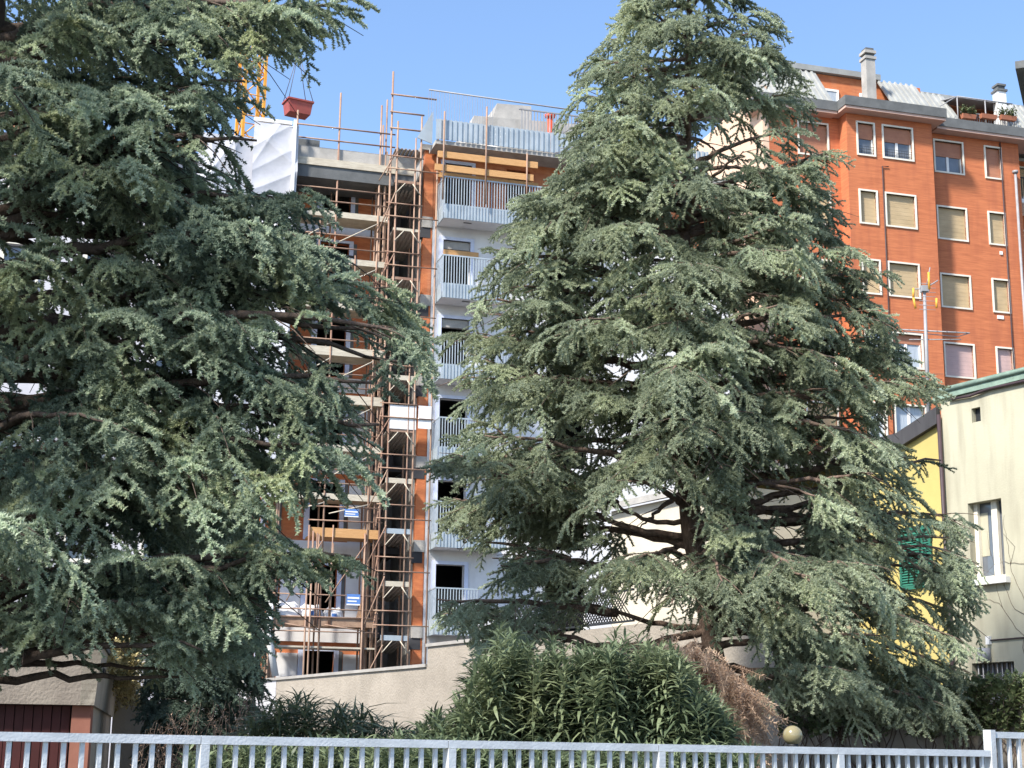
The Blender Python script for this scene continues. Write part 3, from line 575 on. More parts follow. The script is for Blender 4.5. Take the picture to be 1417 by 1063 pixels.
b = MB(); b.box(SKF, -.64, .64, .425, .47, zc + .22, zc + .3); b.box(SKF, -.64, .64, -.47, -.425, zc + .22, zc + .3); b.box(SKF, -.65, -.605, -.42, .42, zc + .22, zc + .3); b.box(SKF, .605, .65, -.42, .42, zc + .22, zc + .3); b.build('rim', X['skip'], sk)
b = MB()
for a, o in q: b.tube([SKF.pt(a, o, zc + .29), AT(413, 72, 70)], .018, 5)
b.tube([AT(413, 72, 70), hp], .022, 5); b.build('sling', X['cable'], sk)

# ================================================================== red brick apartment building
R = Fr(AT(1230, 300, 66), 74)
rb = thing('red_brick_apartment_building', 'red brick apartment building with white framed windows and a pale ribbed roof', 'building', R.pt(2, -4, 0))
ROW = [29.1 - 3.17 * k for k in range(8)]
def rwin(off, cols, rows):
    return [(a0, a1, ROW[k] - 1.45, ROW[k]) for k in rows for a0, a1 in cols]
W_b = rwin(0, [(-1.36, -.59), (-.1, 1.30)], range(8)); W_r = rwin(-.8, [(2.93, 4.33), (5.54, 6.30)], range(8)); W_l = rwin(-.7, [(-3.86, -2.49)], range(8))
b = MB(); b.wall(R, -1.89, 2.34, 0, 29.5, 0, .16, W_b); b.face([R.pt(-1.89, 0, 0), R.pt(-1.89, 0, 29.5), R.pt(-1.89, -.8, 29.5), R.pt(-1.89, -.8, 0)]); b.face([R.pt(2.34, 0, 0), R.pt(2.34, -.9, 0), R.pt(2.34, -.9, 29.5), R.pt(2.34, 0, 29.5)])
b.wall(R, 2.34, 7.3, 0, 29.45, -.8, .16, W_r); b.wall(R, -5.3, -1.89, 0, 29.5, -.7, .16, W_l); b.face([R.pt(7.3, -.8, 0), R.pt(7.3, -2.6, 0), R.pt(7.3, -2.6, 29.45), R.pt(7.3, -.8, 29.45)])
b.wall(R, 7.3, 14, 0, 29.45, -2.6, .2, rwin(-2.6, [(8.2, 9.2), (10.2, 11.6)], range(8))); b.build('wall', X['brick'], rb)
bx('side_wall', X['peach'], rb, R, -5.6, -5.301, -13, -.7, 0, 30.6)
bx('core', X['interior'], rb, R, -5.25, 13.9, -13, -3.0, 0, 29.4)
SH = {0: 'AH', 1: 'B', 2: 'B', 3: 'C'}
def redwin(a0, a1, h0, h1, off, kind):
    f = MB(); t = .075
    for q in ((a0 - t, a0, h0 - t, h1 + t), (a1, a1 + t, h0 - t, h1 + t), (a0, a1, h1, h1 + t), (a0, a1, h0 - t, h0)): f.box(R, q[0], q[1], off - .15, off + .05, q[2], q[3])
    fo = f.build('window', X['winframe'], rb); h = h1 - h0; o = off - .15
    full = {'A': (1, 'shut_a'), 'B': (1, 'shut_b'), 'C': (1, 'shut_c'), 'H': (.48, 'shut_a'), 'Q': (.28, 'shut_a'), 'G': (0, '')}[kind]
    if full[0] > 0:
        m = MB(); n = int(h * full[0] / .09); zt = h1
        for i in range(n): st = h * full[0] / n; m.box(R, a0, a1, o, o + (.053 if i % 2 else .05), h1 - (i + 1) * st + .002, h1 - i * st)
        m.build('shutter', X[full[1]], fo)
    if full[0] < 1:
        hz = h1 - h * full[0]
        bx('pane', X['curtain'] if kind in 'GQ' else X['glass'], fo, R, a0, a1, o - .02, o + .01, h0, hz)
        m = MB(); cx = (a0 + a1) / 2
        for q in ((a0 + .004, a0 + .06, h0, hz), (a1 - .06, a1 - .004, h0, hz)) + (((cx - .06, cx + .06, h0, hz),) if a1 - a0 > 1 else ()): m.box(R, q[0], q[1], o + .012, o + .05, q[2], q[3])
        m.box(R, a0 + .06, a1 - .06, o + .012, o + .045, h0 + .001, h0 + .06); m.build('sash', X['whitepaint'], fo)
        if kind == 'H' and off == 0:
            m = MB()
            for i in range(int((a1 - a0) / .12)): a = a0 + .06 + i * .12; m.tube([R.pt(a, off - .02, h0), R.pt(a, off - .02, h0 + .38)], .008, 4)
            for zz in (.12, .26, .38): m.tube([R.pt(a0, off - .02, h0 + zz), R.pt(a1, off - .02, h0 + zz)], .009, 4)
            m.build('guard', X['black'], fo)
for i, wn in enumerate(W_b): redwin(*wn, 0, 'HHBBBBGQGGBGHBGB'[i])
for i, wn in enumerate(W_r): redwin(*wn, -.8, 'HABBBBCCGBBGBHGB'[i])
for i, wn in enumerate(W_l): redwin(*wn, -.7, 'ABBGBGBB'[i])
for wn in rwin(-2.6, [(8.2, 9.2), (10.2, 11.6)], range(8)): redwin(*wn, -2.6, 'B')
# projecting balconies on the recessed right end
for k in range(8):
    z = ROW[k] - 2.2; bl = bx('balcony', X['whitepaint'], rb, R, 7.45, 13, -2.59, -1.0, z - .2, z)
    m = MB()
    for i in range(46): m.box(R, 7.5 + i * .12, 7.53 + i * .12, -1.05, -1.02, z + .002, z + 1.0)
    m.box(R, 7.46, 13, -1.06, -1.0, z + 1.002, z + 1.06); m.build('railing', X['black'], bl)
# eaves: gutter band and soffit
def eave(s0, s1, off, zz):
    bx('soffit', X['soffit'], rb, R, s0, s1, off - 1.0, off + .55, zz, zz + .12)
    bx('gutter', X['dconcrete'], rb, R, s0 - .03, s1 + .03, off - 1.0, off + .6, zz + .122, zz + .56)
eave(-2.2, 2.75, 0, 29.5); eave(-6.0, -2.235, -.7, 29.46); eave(2.785, 14, -.8, 29.46)
# mansard roof slabs of ribbed metal
def slab(s0, s1, o0, z0, run=1.75, rise=2.25, name='roof'):
    m = MB(); n = int((s1 - s0) / .14); st = (s1 - s0) / n
    m.hexa([R.pt(s0, o0, z0 - .08), R.pt(s1, o0, z0 - .08), R.pt(s1, o0 - run, z0 + rise - .08), R.pt(s0, o0 - run, z0 + rise - .08), R.pt(s0, o0, z0), R.pt(s1, o0, z0), R.pt(s1, o0 - run, z0 + rise), R.pt(s0, o0 - run, z0 + rise)])
    for i in range(n):
        if i % 2 == 0:
            a = s0 + i * st; m.hexa([R.pt(a, o0 + .004, z0 + .003), R.pt(a + st, o0 + .004, z0 + .003), R.pt(a + st, o0 - run, z0 + rise + .003), R.pt(a, o0 - run, z0 + rise + .003), R.pt(a + .03, o0 + .02, z0 + .09), R.pt(a + st - .03, o0 + .02, z0 + .09), R.pt(a + st - .03, o0 - run + .02, z0 + rise + .08), R.pt(a + .03, o0 - run + .02, z0 + rise + .08)])
    m.build(name, X['roofmetal'], rb)
ZE = 30.02
sa = R.hit(1153, 152, -.5)[0]; sb = R.hit(1234, 152, -.9)[0]; sc_ = R.hit(1336, 172, -.9)[0]
slab(-5.9, sa, -.35, ZE); slab(sb, 2.9, -.35, ZE); slab(2.9, sc_, -.9, ZE - .02); se = R.hit(1400, 180, -.9)[0]; slab(se, 14, -.9, ZE - .02)
bx('attic_wall', X['block'], rb, R, sa - 1.2, 3.2, -2.4, -2.2, ZE, ZE + 2.25)
bx('attic_wall', X['brick'], rb, R, 3.2, 12, -3.2, -3.0, ZE, ZE + 2.0)
bx('roof_terrace', X['concrete'], rb, R, -5.5, 14, -3.2, -.5, ZE - .14, ZE - .03)
for x0, x1 in ((1140, 1160), (1189, 1210)):
    a = R.hit(x0, 140, -2.2)[0]; c = R.hit(x1, 140, -2.2)[0]
    m = MB(); m.box(R, a, a + .1, -2.19, -2.12, ZE, ZE + 1.55); m.box(R, c - .1, c, -2.19, -2.12, ZE, ZE + 1.55); m.box(R, a + .1, c - .1, -2.19, -2.12, ZE + 1.45, ZE + 1.55); fo = m.build('attic_window', X['whitepaint'], rb); bx('pane', X['curtain'], fo, R, a + .1, c - .1, -2.19, -2.15, ZE, ZE + 1.45)
bx('flat_roof', X['roofmetal'], rb, R, -5.6, sb + .15, -9, -2.0, ZE + 2.28, ZE + 2.55); bx('flat_roof', X['roofmetal'], rb, R, sb + .153, 14, -9, -2.72, ZE + 2.1, ZE + 2.36)
bx('ac_unit', X['whitepaint'], rb, R, R.hit(1166, 140, -1.6)[0], R.hit(1171, 140, -1.6)[0], -2.1, -1.6, ZE + .1, ZE + .75)
ch = MB(); a = R.hit(1199, 130, -.7)[0]; ch.box(R, a, a + .46, -1.1, -.62, ZE, ZE + 2.55); c1 = ch.build('chimney', X['concrete'], rb)
zz = ZE + 2.55
for i in range(4): bx('chimney_cap', X['concrete'] if i % 2 == 0 else X['dconcrete'], c1, R, a - (.05 if i % 2 == 0 else -.03), a + (.51 if i % 2 == 0 else .43), -1.15 + (.08 if i % 2 else 0), -.57 - (.08 if i % 2 else 0), zz + .003 + i * .14, zz + .14 + i * .14)
ch = MB(); a = R.hit(1379, 150, -1.2)[0]; zc2 = R.hit(1386, 126, -1.0)[1]; ch.box(R, a, a + .42, -1.45, -1.0, ZE - .3, zc2); c2 = ch.build('chimney', X['whitepaint'], rb)
bx('chimney_cap', X['dconcrete'], c2, R, a - .06, a + .48, -1.51, -.94, zc2 + .003, zc2 + .1); bx('chimney_cap', X['dconcrete'], c2, R, a + .03, a + .4, -1.41, -1.04, zc2 + .103, zc2 + .27); bx('chimney_cap', X['dconcrete'], c2, R, a - .02, a + .44, -1.47, -.98, zc2 + .273, zc2 + .37)
# terrace awning frame and planters
m = MB(); a0 = sc_ - .3; a1 = se + .2
m.hexa([R.pt(a0, -1.2, ZE + 1.55), R.pt(a1, -1.2, ZE + 1.55), R.pt(a1, -2.9, ZE + 1.95), R.pt(a0, -2.9, ZE + 1.95), R.pt(a0, -1.2, ZE + 1.6), R.pt(a1, -1.2, ZE + 1.6), R.pt(a1, -2.9, ZE + 2.0), R.pt(a0, -2.9, ZE + 2.0)]); m.build('terrace_canopy', X['greypipe'], rb)
m = MB()
for q in (a0, (a0 + a1) / 2, a1): m.tube([R.pt(q, -1.0, ZE), R.pt(q, -1.0, ZE + 1.5)], .03)
m.tube([R.pt(a0, -1.0, ZE + 1.5), R.pt(a1, -1.0, ZE + 1.5)], .03); m.tube([R.pt(a0 - .9, -1.0, ZE + .9), R.pt(a0, -1.0, ZE + 1.5)], .025); m.build('terrace_frame', X['greypipe'], rb)
m = MB()
for i in range(24): q = a0 + .1 + i * (a1 - a0) / 24; m.box(R, q, q + .02, -.78, -.76, ZE, ZE + .62)
m.box(R, a0, a1, -.8, -.74, ZE + .622, ZE + .66); m.build('terrace_railing', X['greypipe'], rb)
# pipes on the facade
m = MB(); a, z = R.hit(1221, 230, .05); m.tube([R.pt(a + .3, .05, z + .02), R.pt(a, .05, z), R.pt(a, .05, 10)], .025); m.build('wall_pipe', X['pipe'], rb)
m = MB(); a = R.hit(1387, 250, -.75)[0]; m.tube([R.pt(a, -.75, 29.4), R.pt(a, -.75, 10)], .03); m.build('wall_pipe', X['pipe'], rb)
m = MB(); a, z = R.hit(1405, 240, -.6)[0], R.hit(1405, 240, -.6)[1]; m.tube([R.pt(a, -.6, 8), R.pt(a, -.6, z)], .06, 8); m.tube([R.pt(a, -.6, z), R.pt(a, -.6, z + .12)], [.12, .14], 8); m.build('downpipe', X['greypipe'], rb)
for x, y, wd in ((1385, 439, .32), (1386, 350, .14)):
    a, z = R.hit(x, y, -.75); bx('wall_vent', X['whitepaint'], rb, R, a - wd / 2, a + wd / 2, -.799, -.76, z - .08, z + .08)
# planters on its terrace
pts = []
for k, (x0, x1, y) in enumerate(((1330, 1349, 158), (1356, 1378, 158), (1383, 1405, 160))):
    a, z = R.hit(x0, y, -.65); c, _ = R.hit(x1, y, -.65)
    t = thing('window_box', ('terracotta flower box with a bushy plant at the left end of the roof terrace', 'middle terracotta flower box on the roof terrace rail, nearly bare', 'terracotta flower box right of the white chimney on the roof terrace')[k], 'flower box', R.pt((a + c) / 2, -.65, z), 'flower boxes on the roof terrace')
    mb = MB(); mb.hexa([R.pt(a + .04, -.55, z - .2), R.pt(c - .04, -.55, z - .2), R.pt(c - .04, -.73, z - .2), R.pt(a + .04, -.73, z - .2), R.pt(a, -.5, z), R.pt(c, -.5, z), R.pt(c, -.73, z), R.pt(a, -.73, z)]); mb.build('box', X['terr'], t); pts.append((t, a, c, z))

# neighbouring building whose eave shows at the right edge
N_ = Fr(AT(1405, 95, 84), 112)
nb_ = thing('cream_corner_building', 'cream building whose flat grey eave pokes in at the upper right edge', 'building', N_.pt(3, -4, 0))
z = N_.hit(1406, 95)[1]; bx('wall', X['cream'], nb_, N_, .4, 8, -8, -.8, 0, z); bx('eave', X['dconcrete'], nb_, N_, 0, 8.5, -9, 0, z + .003, z + .45)

# ================================================================== cream and yellow house on the right
Q = Fr(AT(1313, 800, 33), 149)
hs = thing('cream_house', 'cream plastered house with green copper eave and a yellow half under dark sloping fascia', 'house', Q.pt(1, -4, 0))
big = (.62, 1.51, 5.24, 6.83); low = (.5, 1.59, 2.3, 3.58); sml = (.86, 1.1, 8.49, 8.79)
b = MB(); b.wall(Q, .02, 8, 0, 9.12, 0, .28, [big, low, sml]); b.face([Q.pt(.02, 0, 8.6), Q.pt(.02, 0, 9.12), Q.pt(.02, -9, 9.12), Q.pt(.02, -9, 8.6)]); b.build('wall', X['cream'], hs)
yw = [(-1.36, -.42, 5.2, 6.52), (-4.6, -3.7, 5.2, 6.52), (-1.36, -.42, 2.2, 3.5)]
prof = [(-6.05, 0), (.018, 0), (.018, 8.72), (-1.75, 8.42), (-6.05, 8.2)]
b = MB(); b.wall(Q, -6.05, .018, 0, 8.2, -.006, .2, yw); b.face([Q.pt(-6.05, -.006, 8.2), Q.pt(.018, -.006, 8.2), Q.pt(.018, -.006, 8.72), Q.pt(-1.75, -.006, 8.42)]); b.box(Q, -6.06, -6.05, -8, -.007, 0, 8.2); b.build('yellow_wall', X['yellow'], hs)
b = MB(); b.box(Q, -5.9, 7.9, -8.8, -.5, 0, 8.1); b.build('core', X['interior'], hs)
# roof edge (barge board) of the yellow half
e0 = Q.hit(1303, 574, .12); e1 = Q.hit(1240, 612, .12)
b = MB(); b.prism(Q, [(-.01, e0[1] - .16), (-.01, e0[1] + .2), (e1[0], e1[1] + .2), (-6.2, e1[1] + .1), (-6.2, e1[1] - .2), (e1[0], e1[1] - .14)], .0, .12); b.build('barge_board', X['fascia'], hs)
b = MB(); b.hexa([Q.pt(-6.2, -8, 8.05), Q.pt(-6.2, -.3, 8.05), Q.pt(0, -.3, 8.3), Q.pt(0, -8, 8.3), Q.pt(-6.2, -8, 8.3), Q.pt(-6.2, -.3, 8.3), Q.pt(0, -.3, 8.6), Q.pt(0, -8, 8.6)]); b.build('roof', X['fascia'], hs)
bx('cream_roof', X['copper'], hs, Q, .0, 8, -9, .1, 9.3, 9.36)
b = MB(); b.box(Q, -.14, 8, -.2, .07, 9.13, 9.296); b.tube([Q.pt(-.15, .075, 9.3), Q.pt(8, .075, 9.3)], .05, 8); b.build('gutter', X['copper'], hs)
b = MB(); b.tube([Q.pt(.3, .06, 9.08), Q.pt(.9, .06, 9.05), Q.pt(1.4, .07, 9.1), Q.pt(3, .06, 9.07), Q.pt(8, .06, 9.06)], .03); b.build('cable', X['pipe'], hs)
b = MB(); b.tube([Q.pt(.06, .08, 0), Q.pt(.02, .08, 8.8)], .045, 8); b.build('drainpipe', X['pipe'], hs)
b = MB(); a0, a1, h0, h1 = big
for q in ((a0 + .003, a0 + .1, h0, h1), (a1 - .08, a1 - .003, h0, h1), (a0 + .47, a0 + .62, h0, h1)): b.box(Q, q[0], q[1], -.24, -.16, q[2], q[3])
b.box(Q, a0 + .1, a0 + .47, -.24, -.17, h0, h0 + .08); b.box(Q, a0 + .62, a1 - .08, -.24, -.17, h0, h0 + .08)
wf = b.build('window', X['winframe'], hs); bx('pane', X['glass'], wf, Q, a0, a1, -.29, -.25, h0, h1); bx('sill', X['whitepaint'], wf, Q, a0 - .12, a1 + .12, -.15, .14, h0 - .12, h0 - .003)
bx('curtain', X['cream'], wf, Q, a0 + .1, a0 + .3, -.245, -.242, h0 + .5, h1 - .2)
b = MB(); a0, a1, h0, h1 = low
for i in range(9): q = a0 + .08 + i * (a1 - a0 - .1) / 8; b.tube([Q.pt(q, -.1, h0), Q.pt(q, -.1, h1)], .014, 6)
for zz in (h0 + .3, h1 - .25): b.tube([Q.pt(a0, -.1, zz), Q.pt(a1, -.1, zz)], .014, 6)
lw = b.build('barred_window', X['greypipe'], hs); bx('pane', X['glass'], lw, Q, a0, a1, -.3, -.26, h0, h1)
bx('vent_hole_shade', X['black'], hs, Q, sml[0] + .02, sml[1], -.2, -.1, sml[2], sml[3])  # black plate paints the darkness inside the small wall opening
a, z = Q.hit(1361, 906, .1); lp = MB()
lp.lathe(Q.pt(a, .09, z), [(.0, -.13), (.13, -.13), (.14, 0), (.13, .13), (0, .13)], 12); l1 = lp.build('wall_lamp', X['greypipe'], hs)
bx('junction_box', X['whitepaint'], hs, Q, a + .05, a + .14, .002, .08, z + .2, z + .36)
b = MB(); b.tube([Q.pt(a + .14, .03, z + .28), Q.pt(4, .03, z + .3)], .015); b.build('conduit', X['pipe'], hs)
for a0, a1, h0, h1 in yw:
    for x0, x1 in ((a0, a0 + .6), (a0 + .66, a1)):
        b = MB(); b.box(Q, x0, x0 + .06, .0, .05, h0, h1); b.box(Q, x1 - .06, x1, .0, .05, h0, h1); b.box(Q, x0 + .06, x1 - .06, .0, .05, h1 - .08, h1); b.box(Q, x0 + .06, x1 - .06, .0, .05, h0, h0 + .08)
        n = 20
        for i in range(n):
            zz = h0 + .09 + i * (h1 - h0 - .2) / n; b.hexa([Q.pt(x0 + .06, .045, zz), Q.pt(x1 - .06, .045, zz), Q.pt(x1 - .06, .035, zz), Q.pt(x0 + .06, .035, zz), Q.pt(x0 + .06, .012, zz + .05), Q.pt(x1 - .06, .012, zz + .05), Q.pt(x1 - .06, .003, zz + .05), Q.pt(x0 + .06, .003, zz + .05)])
        b.build('louvre_shutter', X['greenshut'], hs)
    bx('pane', X['glass'], hs, Q, a0, a1, -.21, -.17, h0, h1)

# aerial on the roof
an = thing('tv_aerial', 'tall tv aerial mast with orange tipped antenna above the cream house roof', 'aerial', AT(1286, 600, 36))
A_ = lambda x, y, Y=36: AT(x, y, Y)
b = MB(); b.tube([A_(1286, 600), A_(1279, 400)], [.05, .035], 8); b.build('mast', X['greypipe'], an)
b = MB(); b.tube([A_(1243, 456, 36.3), A_(1342, 461, 35.6)], .016); b.tube([A_(1250, 459, 36.3), A_(1325, 466, 35.8), A_(1342, 461, 35.6)], .01); b.tube([A_(1258, 470, 36.2), A_(1330, 470, 35.8)], .013)
for i in range(8):
    p = A_(1246, 456, 36.3).lerp(A_(1338, 461, 35.6), i / 7); b.tube([p + Vector((-.1, -.25, -.05)), p + Vector((.1, .25, .05))], .007, 5)
b.build('lower_antenna', X['greypipe'], an)
b = MB(); b.tube([A_(1265, 400, 36.2), A_(1279, 400), A_(1298, 388, 35.8)], .014); b.tube([A_(1281, 402), A_(1287, 370, 35.9)], .012)
for i in range(7):
    y = 392 + i * 6; b.tube([A_(1272, y, 36), A_(1295, y + 1, 35.9)], .006, 5)
b.box(Fr(A_(1280, 402), 80), -.1, .08, -.08, .08, A_(1280, 404).z, A_(1280, 396).z); b.build('upper_antenna', X['greypipe'], an)
b = MB()
for (x0, y0), (x1, y1) in (((1264, 399), (1264, 412)), ((1264, 412), (1267, 427)), ((1285, 377), (1286, 400)), ((1296, 413), (1296, 426))): b.tube([A_(x0, y0, 35.9), A_(x1, y1, 35.9)], .028, 6)
b.build('orange_tip', X['crane'], an)

# ================================================================== annex behind the right cedar
An = Fr(AT(846, 706, 37.5), 149)
ax_ = thing('cream_annex', 'low cream rendered building with a grey sloping roof seen through the right cedar', 'building', An.pt(3, -3, 0))
z0 = An.hit(846, 708)[1]; bx('wall', X['annex'], ax_, An, 0, 4.6, -6, 0, 0, z0)
b = MB(); b.hexa([An.pt(-.3, .2, z0 + .003), An.pt(4.8, .2, z0 + .003), An.pt(4.8, -6, z0 + 1.6), An.pt(-.3, -6, z0 + 1.6), An.pt(-.3, .2, z0 + .15), An.pt(4.8, .2, z0 + .15), An.pt(4.8, -6, z0 + 1.8), An.pt(-.3, -6, z0 + 1.8)]); b.build('roof', X['concrete'], ax_)

# ================================================================== perimeter wall
W = Fr(AT(592, 892, 40), 149)
pw = thing('boundary_wall', 'beige roughcast boundary wall that steps up below the balconies', 'wall', W.pt(0, 0, 0))
bx('wall', X['perim'], pw, W, .0, 13.2, -.3, 0, 0, 4.27); bx('wall', X['perim'], pw, W, -9.5, -.001, -.3, -.003, 0, 3.78)
bx('coping', X['coping'], pw, W, -.03, 3.2, -.34, .05, 4.272, 4.35); bx('coping', X['coping'], pw, W, -9.5, -.034, -.34, .05, 3.782, 3.86)
pg = thing('grey_boundary_wall', 'pale grey rendered boundary wall at the left of the beige one', 'wall', W.pt(-16, 0, 0))
bx('wall', X['perimw'], pg, W, -26, -9.503, -.3, .01, 0, 3.78); bx('coping', X['coping'], pg, W, -26, -9.503, -.34, .06, 3.782, 3.86)
iw = thing('ivy_wall', 'low beige garden wall at the right, overgrown with bare vines and an ivy crest', 'wall', W.pt(16, 0, 0))
bx('masonry', X['perim'], iw, W, 13.203, 24, -.25, -.004, 0, 2.42)
lt = thing('lattice_screen', 'dark diamond lattice screen on top of the beige boundary wall', 'lattice screen', W.pt(5, -.15, 4.36))
b = MB(); L0, L1 = 2.9, 8.6
for i in range(64):
    a = L0 + i * .1
    for sg in (1, -1):
        x0, x1 = a, a + sg * .62; z0_, z1_ = 4.36, 4.98
        if min(x0, x1) < L0 - .01 or max(x0, x1) > L1: continue
        b.tube([W.pt(x0, -.15 + sg * .012, z0_), W.pt(x1, -.15 + sg * .012, z1_)], .012, 4)
b.build('lattice', X['black'], lt); b = MB(); b.box(W, L0, L1, -.18, -.12, 4.985, 5.03); b.box(W, L0, L1, -.18, -.12, 4.352, 4.39); b.build('lattice_frame', X['black'], lt)

# ================================================================== garage block, left
G = Fr(AT(128, 976, 26), 78.5)
ga = thing('garage_block', 'concrete garage block with a heavy grey parapet over dark red slatted doors', 'garage', G.pt(-2, -3, 0))
zt = G.hit(130, 890)[1]; zb = G.hit(128, 976)[1]
b = MB(); b.prism(G, [(-9, zb), (0.02, zb), (.10, zt - .06), (-9, zt - .06)], -.12, 0); b.build('parapet', X['fascgar'], ga)
b = MB(); b.hexa([G.pt(.023, 0, zb), G.pt(.023, -8.4, zb), G.pt(-.2, -8.4, zb), G.pt(-.2, 0, zb), G.pt(.10, 0, zt - .06), G.pt(.10, -8.4, zt - .06), G.pt(-.2, -8.4, zt - .06), G.pt(-.2, 0, zt - .06)]); b.build('side_parapet', X['sidegar'], ga)
b = MB(); b.box(G, -9, .13, -.14, .03, zt - .057, zt + .02); b.box(G, -.2, .13, -8.45, -.143, zt - .057, zt + .02); b.build('coping', X['dconcrete'], ga)
bx('roof', X['fascgar'], ga, G, -9, -.22, -8.4, -.14, zb + .1, zb + .5)
bx('pillar', X['pillar'], ga, G, -.32, -.02, -.8, -.12, 0, zb - .003)
bx('back_wall', X['sidegar'], ga, G, -9, -.02, -8.4, -8.2, 0, zb - .003); bx('side_wall', X['sidegar'], ga, G, -.2, -.03, -8.2, -.82, 0, zb - .003)
b = MB(); n = 60
for i in range(n): a = -9 + i * 8.66 / n; b.box(G, a, a + 8.66 / n - .012, -.3, -.25 + (.012 if i % 2 else 0), .05, zb - .004)
b.build('slatted_door', X['doorred'], ga); bx('door_backing', X['black'], ga, G, -9, -.33, -.4, -.31, 0, zb - .004)
b = MB(); b.box(G, .1, .115, -1.4, -.6, zt - .5, zt - .36); b.build('slot_vent', X['black'], ga)
gb = thing('garage_annex', 'narrow pale concrete block with a slanted top behind the garage corner', 'outbuilding', G.pt(.5, -8, 0))
b = MB(); b.hexa([G.pt(.0, -8.5, 0), G.pt(.95, -8.5, 0), G.pt(.95, -12.5, 0), G.pt(.0, -12.5, 0), G.pt(.0, -8.5, zt - .55), G.pt(.95, -8.5, zt - .75), G.pt(.95, -12.5, zt - .75), G.pt(.0, -12.5, zt - .4)]); b.build('wall', X['sidegar'], gb)
b = MB(); b.hexa([G.pt(-.02, -8.48, zt - .545), G.pt(1.0, -8.48, zt - .745), G.pt(1.0, -12.55, zt - .745), G.pt(-.02, -12.55, zt - .395), G.pt(-.02, -8.48, zt - .48), G.pt(1.0, -8.48, zt - .68), G.pt(1.0, -12.55, zt - .68), G.pt(-.02, -12.55, zt - .33)]); b.build('roof', X['dconcrete'], gb)

# ================================================================== front fence
Fe = Fr(AT(708, 1030, 12), 59)
fe = thing('metal_fence', 'pale grey galvanised bar fence running along the whole foreground', 'fence', Fe.pt(0, 0, 0))
posts = [-6.07, -4.22, -2.38, -.52, 1.34, 3.19, 5.0]
for p in posts:
    bx('post', X['fence'], fe, Fe, p - .03, p + .03, -.045, .045, 0, 1.9 if p == 5.0 else 1.664)
for i in range(len(posts) - 1):
    e = .0015; rl = MB(); rl.box(Fe, posts[i] - .029 + e, posts[i + 1] - .031 - e, -.036, .036, 1.666, 1.722); rl.build('top_rail', X['fence'], fe)
    b = MB(); b.box(Fe, posts[i] + .031, posts[i + 1] - .031, -.02, .02, .36, .4); b.build('bottom_rail', X['fence'], fe)
    n = 16
    for k in range(1, n):
        a = posts[i] + (posts[i + 1] - posts[i]) * k / n; a += random.uniform(-.004, .004); bx('bar', X['fence'], fe, Fe, a - .0135, a + .0135, -.015, .015, .401, 1.665)
f2 = thing('raised_fence_panel', 'taller galvanised fence panel stepping up at the right edge', 'fence', Fe.pt(6, 0, 0))
bx('top_rail', X['fence'], f2, Fe, 5.032, 8.2, -.034, .034, 1.83, 1.885); bx('post', X['fence'], f2, Fe, 8.2, 8.26, -.045, .045, 0, 1.9)
bx('bottom_rail', X['fence'], f2, Fe, 5.032, 8.2, -.02, .02, .36, .4)
for k in range(1, 26): a = 5.0 + k * .123; bx('bar', X['fence'], f2, Fe, a - .015, a + .015, -.015, .015, .401, 1.829)
tag(bx('plinth', X['concrete'], None, Fe, -7, 9, -.1, .1, .002, .3), 'low concrete kerb wall carrying the bar fence', 'wall')

# globe lamp
gl = thing('globe_lamp', 'cream glass globe lamp on a short post behind the fence', 'lamp', Vector((AT(1097, 1018, 17).x, 17, 0)))
c = AT(1097, 1018, 17); b = MB(); b.lathe(c, [(.103 * math.sin(t * math.pi / 16), -.103 * math.cos(t * math.pi / 16)) for t in range(17)], 28); b.build('globe', X['globe'], gl)
b = MB(); b.tube([(c.x, c.y, 0), (c.x, c.y, c.z - .13)], .03, 10); b.lathe((c.x, c.y, c.z - .13), [(0, 0), (.05, 0), (.06, .04), (.045, .045)], 14); b.build('post', X['black'], gl)
# ================================================================== trees and shrubs
rs = np.random.default_rng(21)
SPR = [spray(rs, 0.42, 6, 0.21) for _ in range(3)] + [spray(rs, 0.6, 9, 0.17, droop=.7), spray(rs, 0.36, 5, 0.24, .034), spray(rs, 0.5, 6, 0.25, droop=.9)]
SPF = [spray(rs, 0.36, 8, 0.17, 0.036, 0.014, 0.016, 2) for _ in range(4)]       # sparser, for the far conifer

def interp(tab, y):
    if y <= tab[0][0]: return tab[0][1]
    for (a, b_), (c, d) in zip(tab, tab[1:]):
        if y <= c: return b_ + (d - b_) * (y - a) / (c - a)
    return tab[-1][1]

# ---- right cedar
YR = 24.0
rt = thing('cedar_tree', 'large grey green cedar right of centre with bare lower limbs round its trunk', 'tree', Vector((AT(1008, 1040, YR).x, YR, 0)), 'cedars in the courtyard')
def PR(px, py, dy=0): return AT(px, py, YR + dy)
base = PR(1008, 1045); trunk = [(Vector((base.x, YR, 0)), .18), (PR(1006, 1000), .155), (PR(985, 890), .15), (PR(972, 800), .155), (PR(958, 740), .165), (PR(948, 640), .15), (PR(945, 520), .12), (PR(946, 400), .10), (PR(950, 250), .075), (PR(952, 100), .055), (PR(955, -60), .03), (PR(956, -170), .01)]
trk_y = [1045, 1000, 890, 800, 740, 640, 520, 400, 250, 100, -60, -170]
def on_trunk(trunk, z):
    for (p, r), (q, s) in zip(trunk, trunk[1:]):
        if z <= q.z: return p.lerp(q, max(0, (z - p.z) / (q.z - p.z)))
    return trunk[-1][0].copy()
